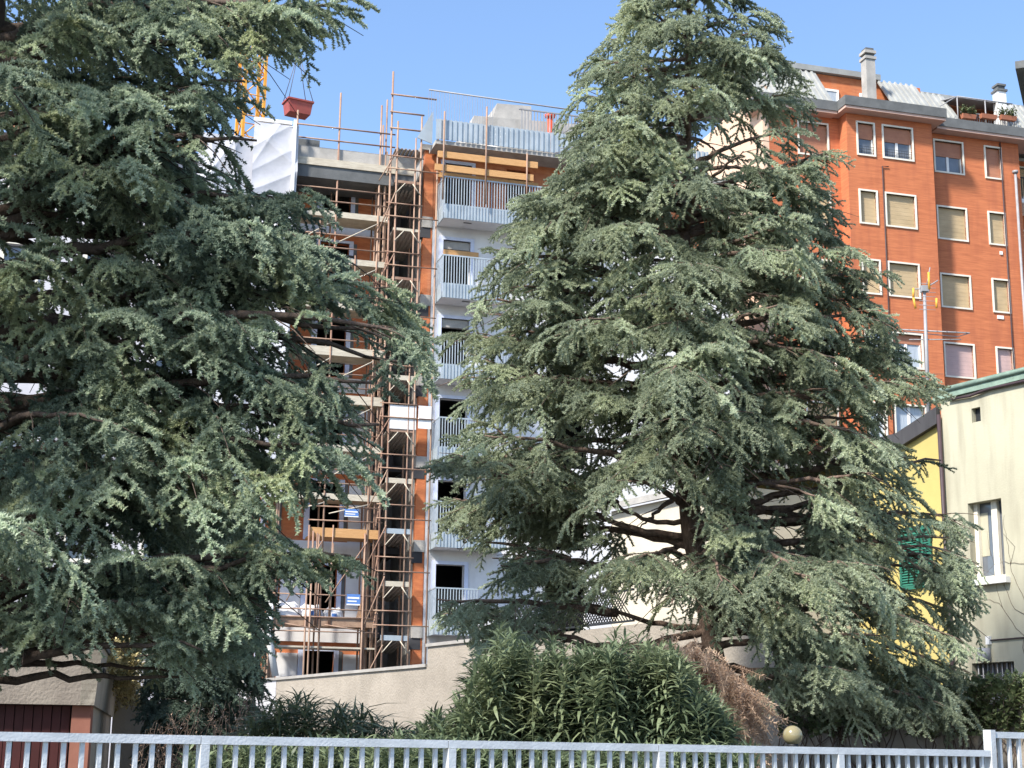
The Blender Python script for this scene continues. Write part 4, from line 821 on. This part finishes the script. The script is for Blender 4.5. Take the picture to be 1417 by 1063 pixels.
Lt = [(-170, 950), (-60, 900), (0, 855), (40, 822), (60, 830), (100, 790), (115, 805), (135, 795), (160, 772), (175, 800), (188, 785), (205, 765), (222, 780), (238, 760), (262, 735), (280, 700), (295, 715), (312, 690), (340, 662), (355, 690), (372, 655), (390, 692), (430, 645), (445, 680), (462, 596), (476, 640), (500, 655), (520, 612), (540, 655), (560, 625), (580, 660), (600, 600), (620, 640), (640, 590), (665, 655), (690, 602), (712, 640), (722, 596), (748, 650), (775, 662), (800, 700), (815, 690), (830, 582), (850, 602), (875, 640), (895, 660), (930, 740)]
Rt = [(-170, 960), (-60, 1010), (0, 1055), (40, 1075), (85, 1085), (95, 1112), (130, 1105), (160, 1115), (195, 1125), (207, 1168), (225, 1120), (240, 1140), (275, 1140), (300, 1185), (318, 1150), (345, 1200), (360, 1185), (377, 1238), (392, 1185), (420, 1195), (445, 1248), (480, 1238), (500, 1270), (520, 1300), (545, 1287), (560, 1225), (600, 1205), (614, 1240), (625, 1318), (640, 1328), (655, 1275), (700, 1290), (720, 1352), (740, 1330), (770, 1345), (800, 1340), (880, 1345), (1000, 1338)]
limbs = []
rr = random.Random(77)
def limb(tip, trunk, rise, arch, wt=1.0, *hg):
    R_ = math.hypot(tip.x - on_trunk(trunk, tip.z).x, tip.y - trunk[0][0].y); bz = max(1.9, tip.z - rise * R_); bs = on_trunk(trunk, bz)
    ct = bs.lerp(tip, .5) + Vector((0, 0, arch * R_)); limbs.append((bs, ct, tip, wt, *hg))
tipsL = [(832, 55), (793, 103), (800, 130), (772, 168), (790, 190), (770, 212), (765, 238), (735, 262), (702, 275), (690, 312), (665, 342), (662, 374), (640, 405), (640, 432), (598, 462), (602, 482), (612, 522), (640, 540), (622, 562), (600, 602), (606, 630), (592, 642), (600, 692), (592, 720), (625, 745), (640, 775), (650, 792), (580, 832), (612, 850), (640, 886), (700, 880)]
tipsR = [(1060, 22), (1074, 62), (1108, 92), (1116, 125), (1164, 207), (1130, 235), (1142, 258), (1180, 300), (1150, 318), (1196, 342), (1236, 377), (1190, 402), (1248, 446), (1240, 474), (1298, 522), (1250, 490), (1284, 545), (1246, 588), (1326, 634), (1270, 610), (1296, 660), (1290, 690), (1350, 722), (1320, 745), (1342, 768), (1300, 790), (1340, 812), (1348, 858), (1310, 880), (1335, 930), (1300, 950), (1338, 985)]
for px, py in tipsL:
    low = py > 560
    if low:
        mb_ = [((958, 722), (860, 735), (820, 655)), ((962, 745), (870, 742), (700, 660)), ((978, 800), (860, 795), (730, 760)), ((985, 872), (880, 868), (770, 815)), ((985, 890), (900, 930), (640, 838))][0 if py < 645 else 1 if py < 725 else 2 if py < 800 else 3 if py < 845 else 4]
        q = rr.uniform(.55, .8); bs = bez(PR(*mb_[0]), PR(*mb_[1]), PR(*mb_[2]), 101)[int(q * 100)]; tp = PR(px, py, rr.uniform(-1.6, 1.2)); limbs.append((bs, bs.lerp(tp, .5) + Vector((0, 0, .12)), tp, 1.0)); continue
    limb(PR(px, py, rr.uniform(-1.2, 1.2)), trunk, rr.uniform(-.28, -.05) if py > 800 else rr.uniform(.0, .25) if low else (rr.uniform(.1, .3) if py < 300 else rr.uniform(0, .2)), rr.uniform(-.02, .1))
for px, py in tipsR:
    limb(PR(px, py, rr.uniform(-1.2, 1.2)), trunk, rr.uniform(-.3, -.05) if py > 800 else (rr.uniform(.1, .3) if py < 300 else rr.uniform(0, .2)), rr.uniform(.02, .14))
for px, py, dy in ((870, 778, -2.4), (930, 835, -2.6), (1000, 805, -3), (1012, 735, -2.4), (905, 640, -2.6), (1000, 650, -2.5), (960, 590, -3), (930, 520, -3), (1060, 840, -2.5), (985, 700, -2)): limb(PR(px, py, dy), trunk, rr.uniform(-.3, -.1), rr.uniform(.1, .2))
# the bare visible lower limbs
for (x0, y0), (cx, cy), (x1, y1) in (((958, 722), (860, 735), (820, 655)), ((962, 745), (870, 742), (700, 660)), ((978, 800), (860, 795), (730, 760)), ((985, 872), (880, 868), (770, 815)), ((985, 890), (900, 930), (640, 838)), ((985, 870), (820, 930), (700, 850)), ((955, 700), (1030, 690), (1062, 590)), ((952, 640), (1010, 640), (1060, 560)), ((950, 610), (860, 560), (800, 470))):
    limbs.append((PR(x0, y0), PR(cx, cy), PR(x1, y1, rr.uniform(-.8, .3)), 1.0))
for i in range(100):
    f = (i + .5) / 100; y = -150 + 1090 * f ** .85; px = interp(Lt, y), interp(Rt, y); cx = interp(list(zip(trk_y[::-1], [956, 955, 952, 950, 946, 945, 948, 958, 972, 985, 1006, 1008])), y)
    k = YR / F * 1.03; el = (cx - px[0]) * k; er = (px[1] - cx) * k; ed = .5 * (el + er) * .92; az = i * 2.39996 + rr.uniform(-.3, .3)
    c, s = math.cos(az), math.sin(az)
    if y > 800 and c < .2: continue
    if s < -.1 and 640 < y and -.95 < c < .15 and rr.random() < .8: continue
    ex = er if c > 0 else el; r_ = 1 / math.sqrt((c / ex) ** 2 + (s / ed) ** 2) * rr.uniform(.68, .92)
    z = AT(950, y, YR).z; tr = on_trunk(trunk, z); tip = Vector((tr.x + c * r_, YR + s * r_, z))
    limb(tip, trunk, (rr.uniform(.1, .3) if y < 300 else rr.uniform(-.12, .15)), rr.uniform(0, .14))
for i in range(48):
    f = (i + .5) / 48; y = -140 + 990 * f; px = interp(Lt, y), interp(Rt, y); az = -math.pi / 2 + rr.uniform(-1.15, 1.15)
    cx = interp(list(zip(trk_y[::-1], [956, 955, 952, 950, 946, 945, 948, 958, 972, 985, 1006, 1008])), y); c, s = math.cos(az), math.sin(az)
    if y > 620 and c < .1: continue
    k = YR / F; er = (px[1] - cx) * k if c > 0 else (cx - px[0]) * k; ed = .5 * (px[1] - px[0]) * k * .85
    r_ = rr.uniform(.5, 1.0) / math.sqrt((c / er) ** 2 + (s / ed) ** 2); z = AT(950, y, YR).z; tr = on_trunk(trunk, z); limb(Vector((tr.x + c * r_, YR + s * r_, z)), trunk, rr.uniform(-.32, -.08), rr.uniform(.1, .25), 1.05)
holesR = [(655, 570, 24, 14, .75), (650, 670, 30, 14, .85), (668, 790, 34, 20, .9), (690, 430, 18, 22, .6), (700, 520, 22, 12, .6), (690, 620, 22, 12, .55), (720, 370, 20, 12, .5), (953, 735, 30, 55, .85), (900, 708, 62, 52, .93), (1268, 750, 28, 28, .92), (1290, 690, 16, 34, .9), (1250, 800, 30, 22, .6), (1160, 830, 40, 30, .35), (1075, 690, 45, 45, .55), (885, 868, 95, 48, .9), (870, 500, 30, 30, .5), (790, 560, 20, 15, .4), (1000, 200, 42, 35, .55), (1070, 680, 30, 40, .5), (1130, 620, 40, 30, .3), (820, 630, 28, 20, .55), (1010, 880, 60, 30, .6)]
hr = random.Random(23)
holesR += [(hr.uniform(680, 1250), hr.uniform(100, 900), hr.uniform(7, 20), hr.uniform(5, 13), .8) for _ in range(80)] + [(hr.uniform(1190, 1300), hr.uniform(630, 920), hr.uniform(9, 20), hr.uniform(8, 18), .8) for _ in range(16)] + [(hr.uniform(1050, 1130), hr.uniform(640, 740), hr.uniform(9, 18), hr.uniform(8, 16), .8) for _ in range(7)]
kr = random.Random(3)
def keepR(px, py, P):
    for cx, cy, rx, ry, p in holesR:
        if ((px - cx) / rx) ** 2 + ((py - cy) / ry) ** 2 < 1 and kr.random() < p: return False
    l, r = interp(Lt, py), interp(Rt, py)
    if px < l - 5 or px > r + 18: return False
    if py > 900 and px < 1010: return False
    if py > 1015: return False
    return True
cedar(rt, trunk, limbs, LEAF_R, SPR, 31, keepR, sp=.2, secsp=.25, seclen=.33, hang=.25, inside=lambda px, py: interp(Lt, py) + 8 < px < interp(Rt, py) - 8, bark='bark_r')

# ---- left cedar, nearer
YL = 16.5
lt_ = thing('cedar_tree', 'dark blue green cedar filling the left side, nearest the camera', 'tree', Vector((-5.9, YL, 0)), 'cedars in the courtyard')
trunk2 = [(Vector((-5.9, YL, 0)), .34), (Vector((-5.88, YL, 3)), .28), (Vector((-5.95, YL, 6)), .22), (Vector((-5.9, YL, 9)), .15), (Vector((-5.92, YL, 12)), .08), (Vector((-5.9, YL, 14.5)), .012)]
limbs = []; rr = random.Random(8)
E2 = [(-200, 470), (0, 520), (15, 505), (30, 470), (48, 430), (60, 405), (70, 470), (82, 475), (90, 350), (108, 340), (114, 398), (120, 350), (134, 340), (140, 398), (146, 345), (165, 312), (180, 295), (186, 400), (194, 425), (200, 320), (215, 285), (232, 300), (246, 400), (256, 490), (268, 508), (285, 480), (300, 450), (318, 480), (335, 530), (350, 505), (370, 577), (400, 580), (430, 577), (462, 603), (520, 598), (545, 560), (575, 540), (598, 575), (620, 500), (650, 525), (675, 480), (690, 400), (730, 380), (738, 560), (770, 525), (785, 500), (800, 420), (830, 400), (880, 388), (930, 355), (960, 300)]
def interp_E2(y): return interp(E2, y)
tips2 = [(512, 8), (455, 22), (470, 76), (395, 108), (380, 135), (395, 152), (418, 190), (350, 205), (300, 245), (500, 268), (450, 298), (400, 275), (525, 335), (572, 372), (520, 400), (560, 422), (598, 462), (540, 470), (592, 515), (560, 535), (520, 570), (570, 598), (500, 600), (490, 628), (520, 655), (470, 690), (400, 705), (430, 660), (560, 742), (520, 770), (500, 798), (450, 790), (400, 838), (385, 880), (350, 905), (330, 860), (280, 900), (240, 930)]
for px, py in tips2:
    d = rr.uniform(-1.6, 1.2); limb(AT(px, py, YL + d), trunk2, rr.uniform(-.12, .08) if py < 750 else rr.uniform(0, .12), rr.uniform(.05, .16), rr.uniform(.95, 1.2), .16)
limbs.append((Vector((-5.9, YL, AT(0, 915, YL).z - .25)), AT(90, 880, YL), AT(330, 850, YL - .5), 1.0, .3))
for i in range(92):
    z = 2.3 + 11.6 * ((i + .5) / 92); az = i * 2.39996; c, s = math.cos(az), math.sin(az); y = proj(Vector((-3, YL, z)))[1]
    e = (4.1 + .4 * math.sin(z * 2.1)) * min(1, (14.8 - z) / 4.5)
    if c < -.5 and i % 2: continue
    r_ = e * (rr.uniform(.45, .8) if c > .35 else rr.uniform(.7, 1.0)); tr = on_trunk(trunk2, z); tip = Vector((tr.x + c * r_, YL + s * r_ * .9, z))
    for _ in range(30):
        q = proj(tip)
        if q[0] < interp_E2(q[1]): break
        r_ *= .95; tip = Vector((tr.x + c * r_, YL + s * r_ * .9, z))
    limb(tip, trunk2, rr.uniform(-.12, .12), rr.uniform(.03, .15), rr.uniform(.95, 1.2))
rectL = [(396, 428, 526, 494, .96), (478, 494, 526, 556, .93), (466, 562, 526, 630, .85), (526, 508, 604, 736, .93), (450, 652, 526, 686, .92), (386, 686, 526, 738, .96), (340, 552, 396, 640, .6), (348, 670, 386, 728, .75), (382, 400, 400, 470, .8), (486, 268, 534, 378, .9), (417, 288, 526, 334, .75), (526, 752, 604, 830, .96), (386, 806, 540, 940, .97), (330, 66, 370, 166, .75), (372, 84, 440, 166, .93), (284, 166, 412, 256, .9), (125, 868, 200, 1000, .97), (0, 884, 132, 1000, .86), (195, 900, 390, 1000, .75), (2, 505, 45, 580, .8), (0, 140, 30, 190, .7), (60, 300, 110, 400, .5), (0, 800, 50, 840, .7)]
hr = random.Random(19)
holesL = [(hr.uniform(0, 400), hr.uniform(0, 860), hr.uniform(10, 26), hr.uniform(7, 17), .9) for _ in range(45)] + [(230, 190, 45, 22, .6), (330, 720, 40, 30, .45), (240, 120, 40, 25, .35)]
def keepL(px, py, P):
    jx, jy = kr.uniform(-7, 7), kr.uniform(-6, 6)
    for x0, y0, x1, y1, p in rectL:
        if x0 < px + jx < x1 and y0 < py + jy < y1 and kr.random() < p: return False
    for cx, cy, rx, ry, p in holesL:
        if ((px - cx) / rx) ** 2 + ((py - cy) / ry) ** 2 < 1 and kr.random() < p: return False
    if px > interp(E2, py) + 15: return False
    if py > 948 and px > -50: return False
    return True
cedar(lt_, trunk2, limbs, LEAF_L, SPR, 47, keepL, sp=.21, secsp=.24, hang=.36, smin=.85, smax=1.3, inside=lambda px, py: px < interp(E2, py) - 30)

# ---- dark conifer beside the garage
YC = 31.0
ct_ = thing('conifer', 'smaller dark conifer between the garage and the grey boundary wall', 'tree', Vector((AT(268, 1000, YC).x, YC, 0)))
bx0 = AT(268, 1000, YC).x; trunk3 = [(Vector((bx0, YC, 0)), .16), (Vector((bx0, YC, 4)), .11), (Vector((bx0 + .1, YC, 7.5)), .015)]
limbs = []; rr = random.Random(91)
for i in range(70):
    z = 1.2 + 6.0 * (i + .5) / 70; az = i * 2.39996; e = 1.15 * min(1, (7.9 - z) / 4) * rr.uniform(.75, 1.05); tr = on_trunk(trunk3, z)
    limb(Vector((tr.x + math.cos(az) * e, YC + math.sin(az) * e, z)), trunk3, rr.uniform(-.3, .05), rr.uniform(.08, .2), 1.0)
cedar(ct_, trunk3, limbs, LEAF_D, SPR, 53, lambda px, py, P: 192 < px < 375, hang=.4, smin=1.0, smax=1.5, secsp=.16)

# ---- leafy shrubs
def leaf(L=.14, W_=.02, bend=.25):
    t = [0, .3, .68, 1]; wd = [.15, 1, .8, 0]; c = [np.array([L * q, 0, -bend * L * q * q]) for q in t]
    l = [c[i] + np.array([0, W_ / 2 * wd[i], .12 * W_ * wd[i]]) for i in range(4)]; r = [c[i] - np.array([0, W_ / 2 * wd[i], -.12 * W_ * wd[i]]) for i in range(4)]
    T = []
    for i in range(2): T += [l[i], r[i], r[i + 1], l[i], r[i + 1], l[i + 1]]
    T += [l[2], r[2], c[3]]
    return np.array(T), np.zeros(len(T))
def shrub(root, stems, m, templates, seed, pitch=.045, whorl=3, top=.8, a0=35, a1=65, smin=.8, smax=1.2, stemr=.006, tone=.45, woody='stem'):
    """stems: list of (bottom, top) points"""
    rng = np.random.default_rng(seed); r_ = random.Random(seed); P = []; A = []; U = []; S = []; T = []; b = MB()
    for p0, p1 in stems:
        d = (p1 - p0); ln = d.length; d.normalize(); b.tube([p0, p0.lerp(p1, .6) + Vector((r_.gauss(0, .015), r_.gauss(0, .015), 0)), p1], [stemr, stemr * .8, stemr * .4], 4)
        ref = d.cross(Vector((.3, .9, .1))).normalized(); bi = d.cross(ref); q = 0; ph = r_.uniform(0, 6); tn = tone + r_.gauss(0, .15)
        while q < min(top, ln):
            p = p1 - d * q; a = rad(a0 + (a1 - a0) * min(1, q / .35)); ph += 1.05
            for k in range(whorl):
                th = ph + 2 * math.pi * k / whorl + r_.uniform(-.3, .3); aa = a + r_.uniform(-.2, .2); o = ref * math.cos(th) + bi * math.sin(th)
                P.append(p); A.append(d * math.cos(aa) + o * math.sin(aa)); U.append(d + Vector((r_.gauss(0, .25), r_.gauss(0, .25), .3))); S.append(r_.uniform(smin, smax) * (.75 if q < .05 else 1)); T.append(tn + r_.gauss(0, .18))
            q += pitch * r_.uniform(.8, 1.25)
    b.build('stems', X[woody], root)
    V, tt = scatter(templates, np.array(P), np.array(A), np.array(U), np.array(S), np.array(T), rng); soup('leaves', V, tt, m, root)
OLT = [leaf(.16, .03, .1), leaf(.17, .028, .5), leaf(.15, .028, .9)]
BAT = [leaf(.28, .028, 1.1), leaf(.26, .024, .6), leaf(.32, .028, 1.6)]
IVT = [leaf(.07, .06, .3), leaf(.06, .05, .6)]
DRT = [leaf(.06, .018, .5), leaf(.07, .012, .2), leaf(.05, .02, .9)]
def stems_from(outline, Y0, dY, n, drop, seed, zb=.2, lean=.15, ml=1.3):
    r_ = random.Random(seed); out = []; x0, x1 = outline[0][0], outline[-1][0]
    for i in range(n):
        x = r_.uniform(x0, x1); y = interp(outline, x) + (r_.random() ** 1.6) * drop; Y = Y0 + r_.uniform(-dY, dY); tp = AT(x, y, Y); L_ = min(ml, tp.z - zb)
        out.append((tp - Vector((r_.gauss(0, lean), r_.gauss(0, lean), 1)).normalized() * L_, tp))
    return out
OL = [(578, 1008), (600, 985), (618, 1005), (640, 960), (655, 935), (665, 905), (680, 920), (692, 888), (712, 900), (728, 888), (745, 912), (765, 905), (785, 925), (805, 905), (822, 922), (850, 890), (860, 905), (875, 884), (890, 905), (905, 890), (925, 910), (945, 915), (965, 945), (985, 965), (1012, 1005)]
ob = thing('oleander_bush', 'broad dark oleander bush with upright lance shaped leaves in front of the beige wall', 'bush', AT(800, 1045, 16.5) * 1.0)
ob.location.z = 0; ORG[ob.name] = Vector(ob.location)
shrub(ob, stems_from(OL, 16.3, .8, 430, 130, 4, lean=.22) + stems_from(OL, 15.6, .4, 60, 40, 9) + stems_from([(x, y - 20) for x, y in OL if 655 < x < 950], 16.2, .7, 34, 30, 10, lean=.12), LEAF_O, OLT, 12, smin=.85, smax=1.4, pitch=.036, a1=82, woody='olstem')
hd = thing('low_hedge', 'low green hedge growing right behind the bar fence', 'hedge', Vector((-.5, 14.5, 0)))
HG = [(250, 1040), (330, 1028), (420, 1030), (560, 1022), (700, 1035), (1040, 1035)]
shrub(hd, stems_from(HG, 14.8, .5, 260, 30, 14, .1), LEAF_O, OLT, 15, tone=.5, woody='olstem')
bm = thing('arching_leaf_plant', 'clump of thin arching leaves in front of the grey boundary wall', 'plant', Vector((AT(440, 1040, 18).x, 18, 0)))
BA = [(325, 1012), (350, 1000), (385, 980), (410, 962), (440, 990), (487, 975), (520, 995), (550, 1008), (590, 1022)]
shrub(bm, stems_from(BA, 18, .6, 130, 60, 24), LEAF_B, BAT, 25, pitch=.05, whorl=3, woody='olstem', a0=25, a1=60, top=.7)
dh = thing('withered_shrub', 'withered brown shrub at the foot of the right cedar beside the oleander', 'shrub', Vector((AT(960, 1040, 20).x, 20, 0)))
DH = [(820, 915), (855, 900), (900, 892), (940, 893), (965, 900), (985, 915), (1015, 930), (1040, 955), (1052, 985)]
shrub(dh, stems_from(DH, 20, .6, 640, 120, 34, lean=.9, ml=.5) + stems_from([(x, y - 14) for x, y in DH], 20, .4, 60, 40, 38, lean=.8, ml=.5) + stems_from(DH, 20, .3, 50, 100, 39, lean=.2), LEAF_X, DRT, 35, pitch=.022, whorl=3, a0=20, a1=80, top=.4, stemr=.004, tone=.5, woody='drystem')
bw = thing('bare_creeper', 'dry leafless creeper covering the base of the grey boundary wall', 'creeper', Vector((AT(330, 1040, 22).x, 22, 0)))
BW = [(200, 1000), (300, 965), (340, 955), (365, 970), (400, 1000)]
shrub(bw, stems_from(BW, 22, .5, 90, 50, 36, lean=.4), LEAF_X, DRT, 37, pitch=.09, whorl=1, a0=20, a1=80, top=.9, stemr=.008, tone=.25)
# ivy crest, vines and creeper stems on the low wall
ic = thing('ivy_crest', 'dense ivy crest spilling over the top of the right hand garden wall', 'ivy', W.pt(16, 0, 2.4))
r_ = random.Random(5); st = []
for i in range(1300):
    a = r_.uniform(13.4, 21); p = W.pt(a, r_.uniform(-.35, .25), 2.45 + r_.uniform(-.3, .5)); st.append((p - Vector((r_.gauss(0, .12), r_.gauss(0, .12), .18)), p))
shrub(ic, st, LEAF_I, IVT, 41, pitch=.045, whorl=2, smin=1.0, smax=1.6, a0=30, a1=90, top=.3, stemr=.005)
vn = thing('wall_vines', 'bare brown vine stems creeping over the low garden wall at right', 'vines', W.pt(16, 0, 1))
b = MB()
for i in range(90):
    a = r_.uniform(13.5, 23); p = [W.pt(a, .03, 0)]; z = 0; x = a
    while z < 2.4: z += r_.uniform(.15, .35); x += r_.gauss(0, .13); p.append(W.pt(x, .03 + r_.uniform(0, .05), z))
    b.tube(p, [.018 * (1 - .6 * k / len(p)) for k in range(len(p))], 5)
b.build('stems', X['stem'], vn)
hv = thing('climbing_vines', 'thin leafless vines spread over the cream house wall', 'vines', Q.pt(2, .02, 3))
b = MB()
for (x, y), ang in (((1417, 880), 2.6), ((1417, 830), 2.4), ((1417, 850), 3.0), ((1417, 905), 2.2), ((1417, 780), 2.6)):
    s, z = Q.hit(x, y, .02); p = [Q.pt(s, .012, z)]; an_ = ang
    for k in range(14): an_ += r_.gauss(0, .3); s += .13 * math.cos(an_); z += .13 * math.sin(an_); p.append(Q.pt(max(.1, s), .012, z)); 
    b.tube(p, [.0045 * (1 - .6 * k / 15) for k in range(15)], 4)
    q = p[6]; b.tube([q, q + Q.u * r_.uniform(-.3, .3) + Vector((0, 0, .35)), q + Q.u * r_.uniform(-.5, .5) + Vector((0, 0, .7))], [.004, .003, .002], 4)
b.build('stems', X['stem'], hv)
# yellowed ivy on the garage roof
yi = thing('yellowed_ivy', 'pale yellowing ivy heaped on the garage roof and down its side', 'ivy', G.pt(-.5, -3, zt))
st = []
for i in range(380):
    p = G.pt(r_.uniform(-6, -.2), r_.uniform(-6, -1.5), zt + r_.uniform(-.2, .3)); st.append((p - Vector((r_.gauss(0, .1), r_.gauss(0, .1), .25)), p))
for i in range(800):
    o = r_.uniform(-9.2, -2.0); f = (-o - 2) / 7.2; p = G.pt(r_.uniform(-.3, .25 + .35 * f), o, zt + r_.uniform(-.15 - .7 * f * f, .45)); st.append((p - Vector((r_.gauss(0, .1), r_.gauss(0, .1), .22)), p))
shrub(yi, st, LEAF_Y, IVT, 44, pitch=.05, whorl=2, smin=1.0, smax=1.7, a0=30, a1=90, top=.3, stemr=.005)
# plants in the roof terrace boxes
for k, (t, a, c, z) in enumerate(pts):
    if k == 1: continue
    st = [(R.pt(q, -.62, z), R.pt(q + r_.gauss(0, .1), -.6 + r_.gauss(0, .1), z + r_.uniform(.1, .45))) for q in [r_.uniform(a, c) for _ in range(28)]]
    shrub(t, st, LEAF_I, [leaf(.12, .06, .3)], 60 + k, pitch=.07, whorl=2, top=.4)
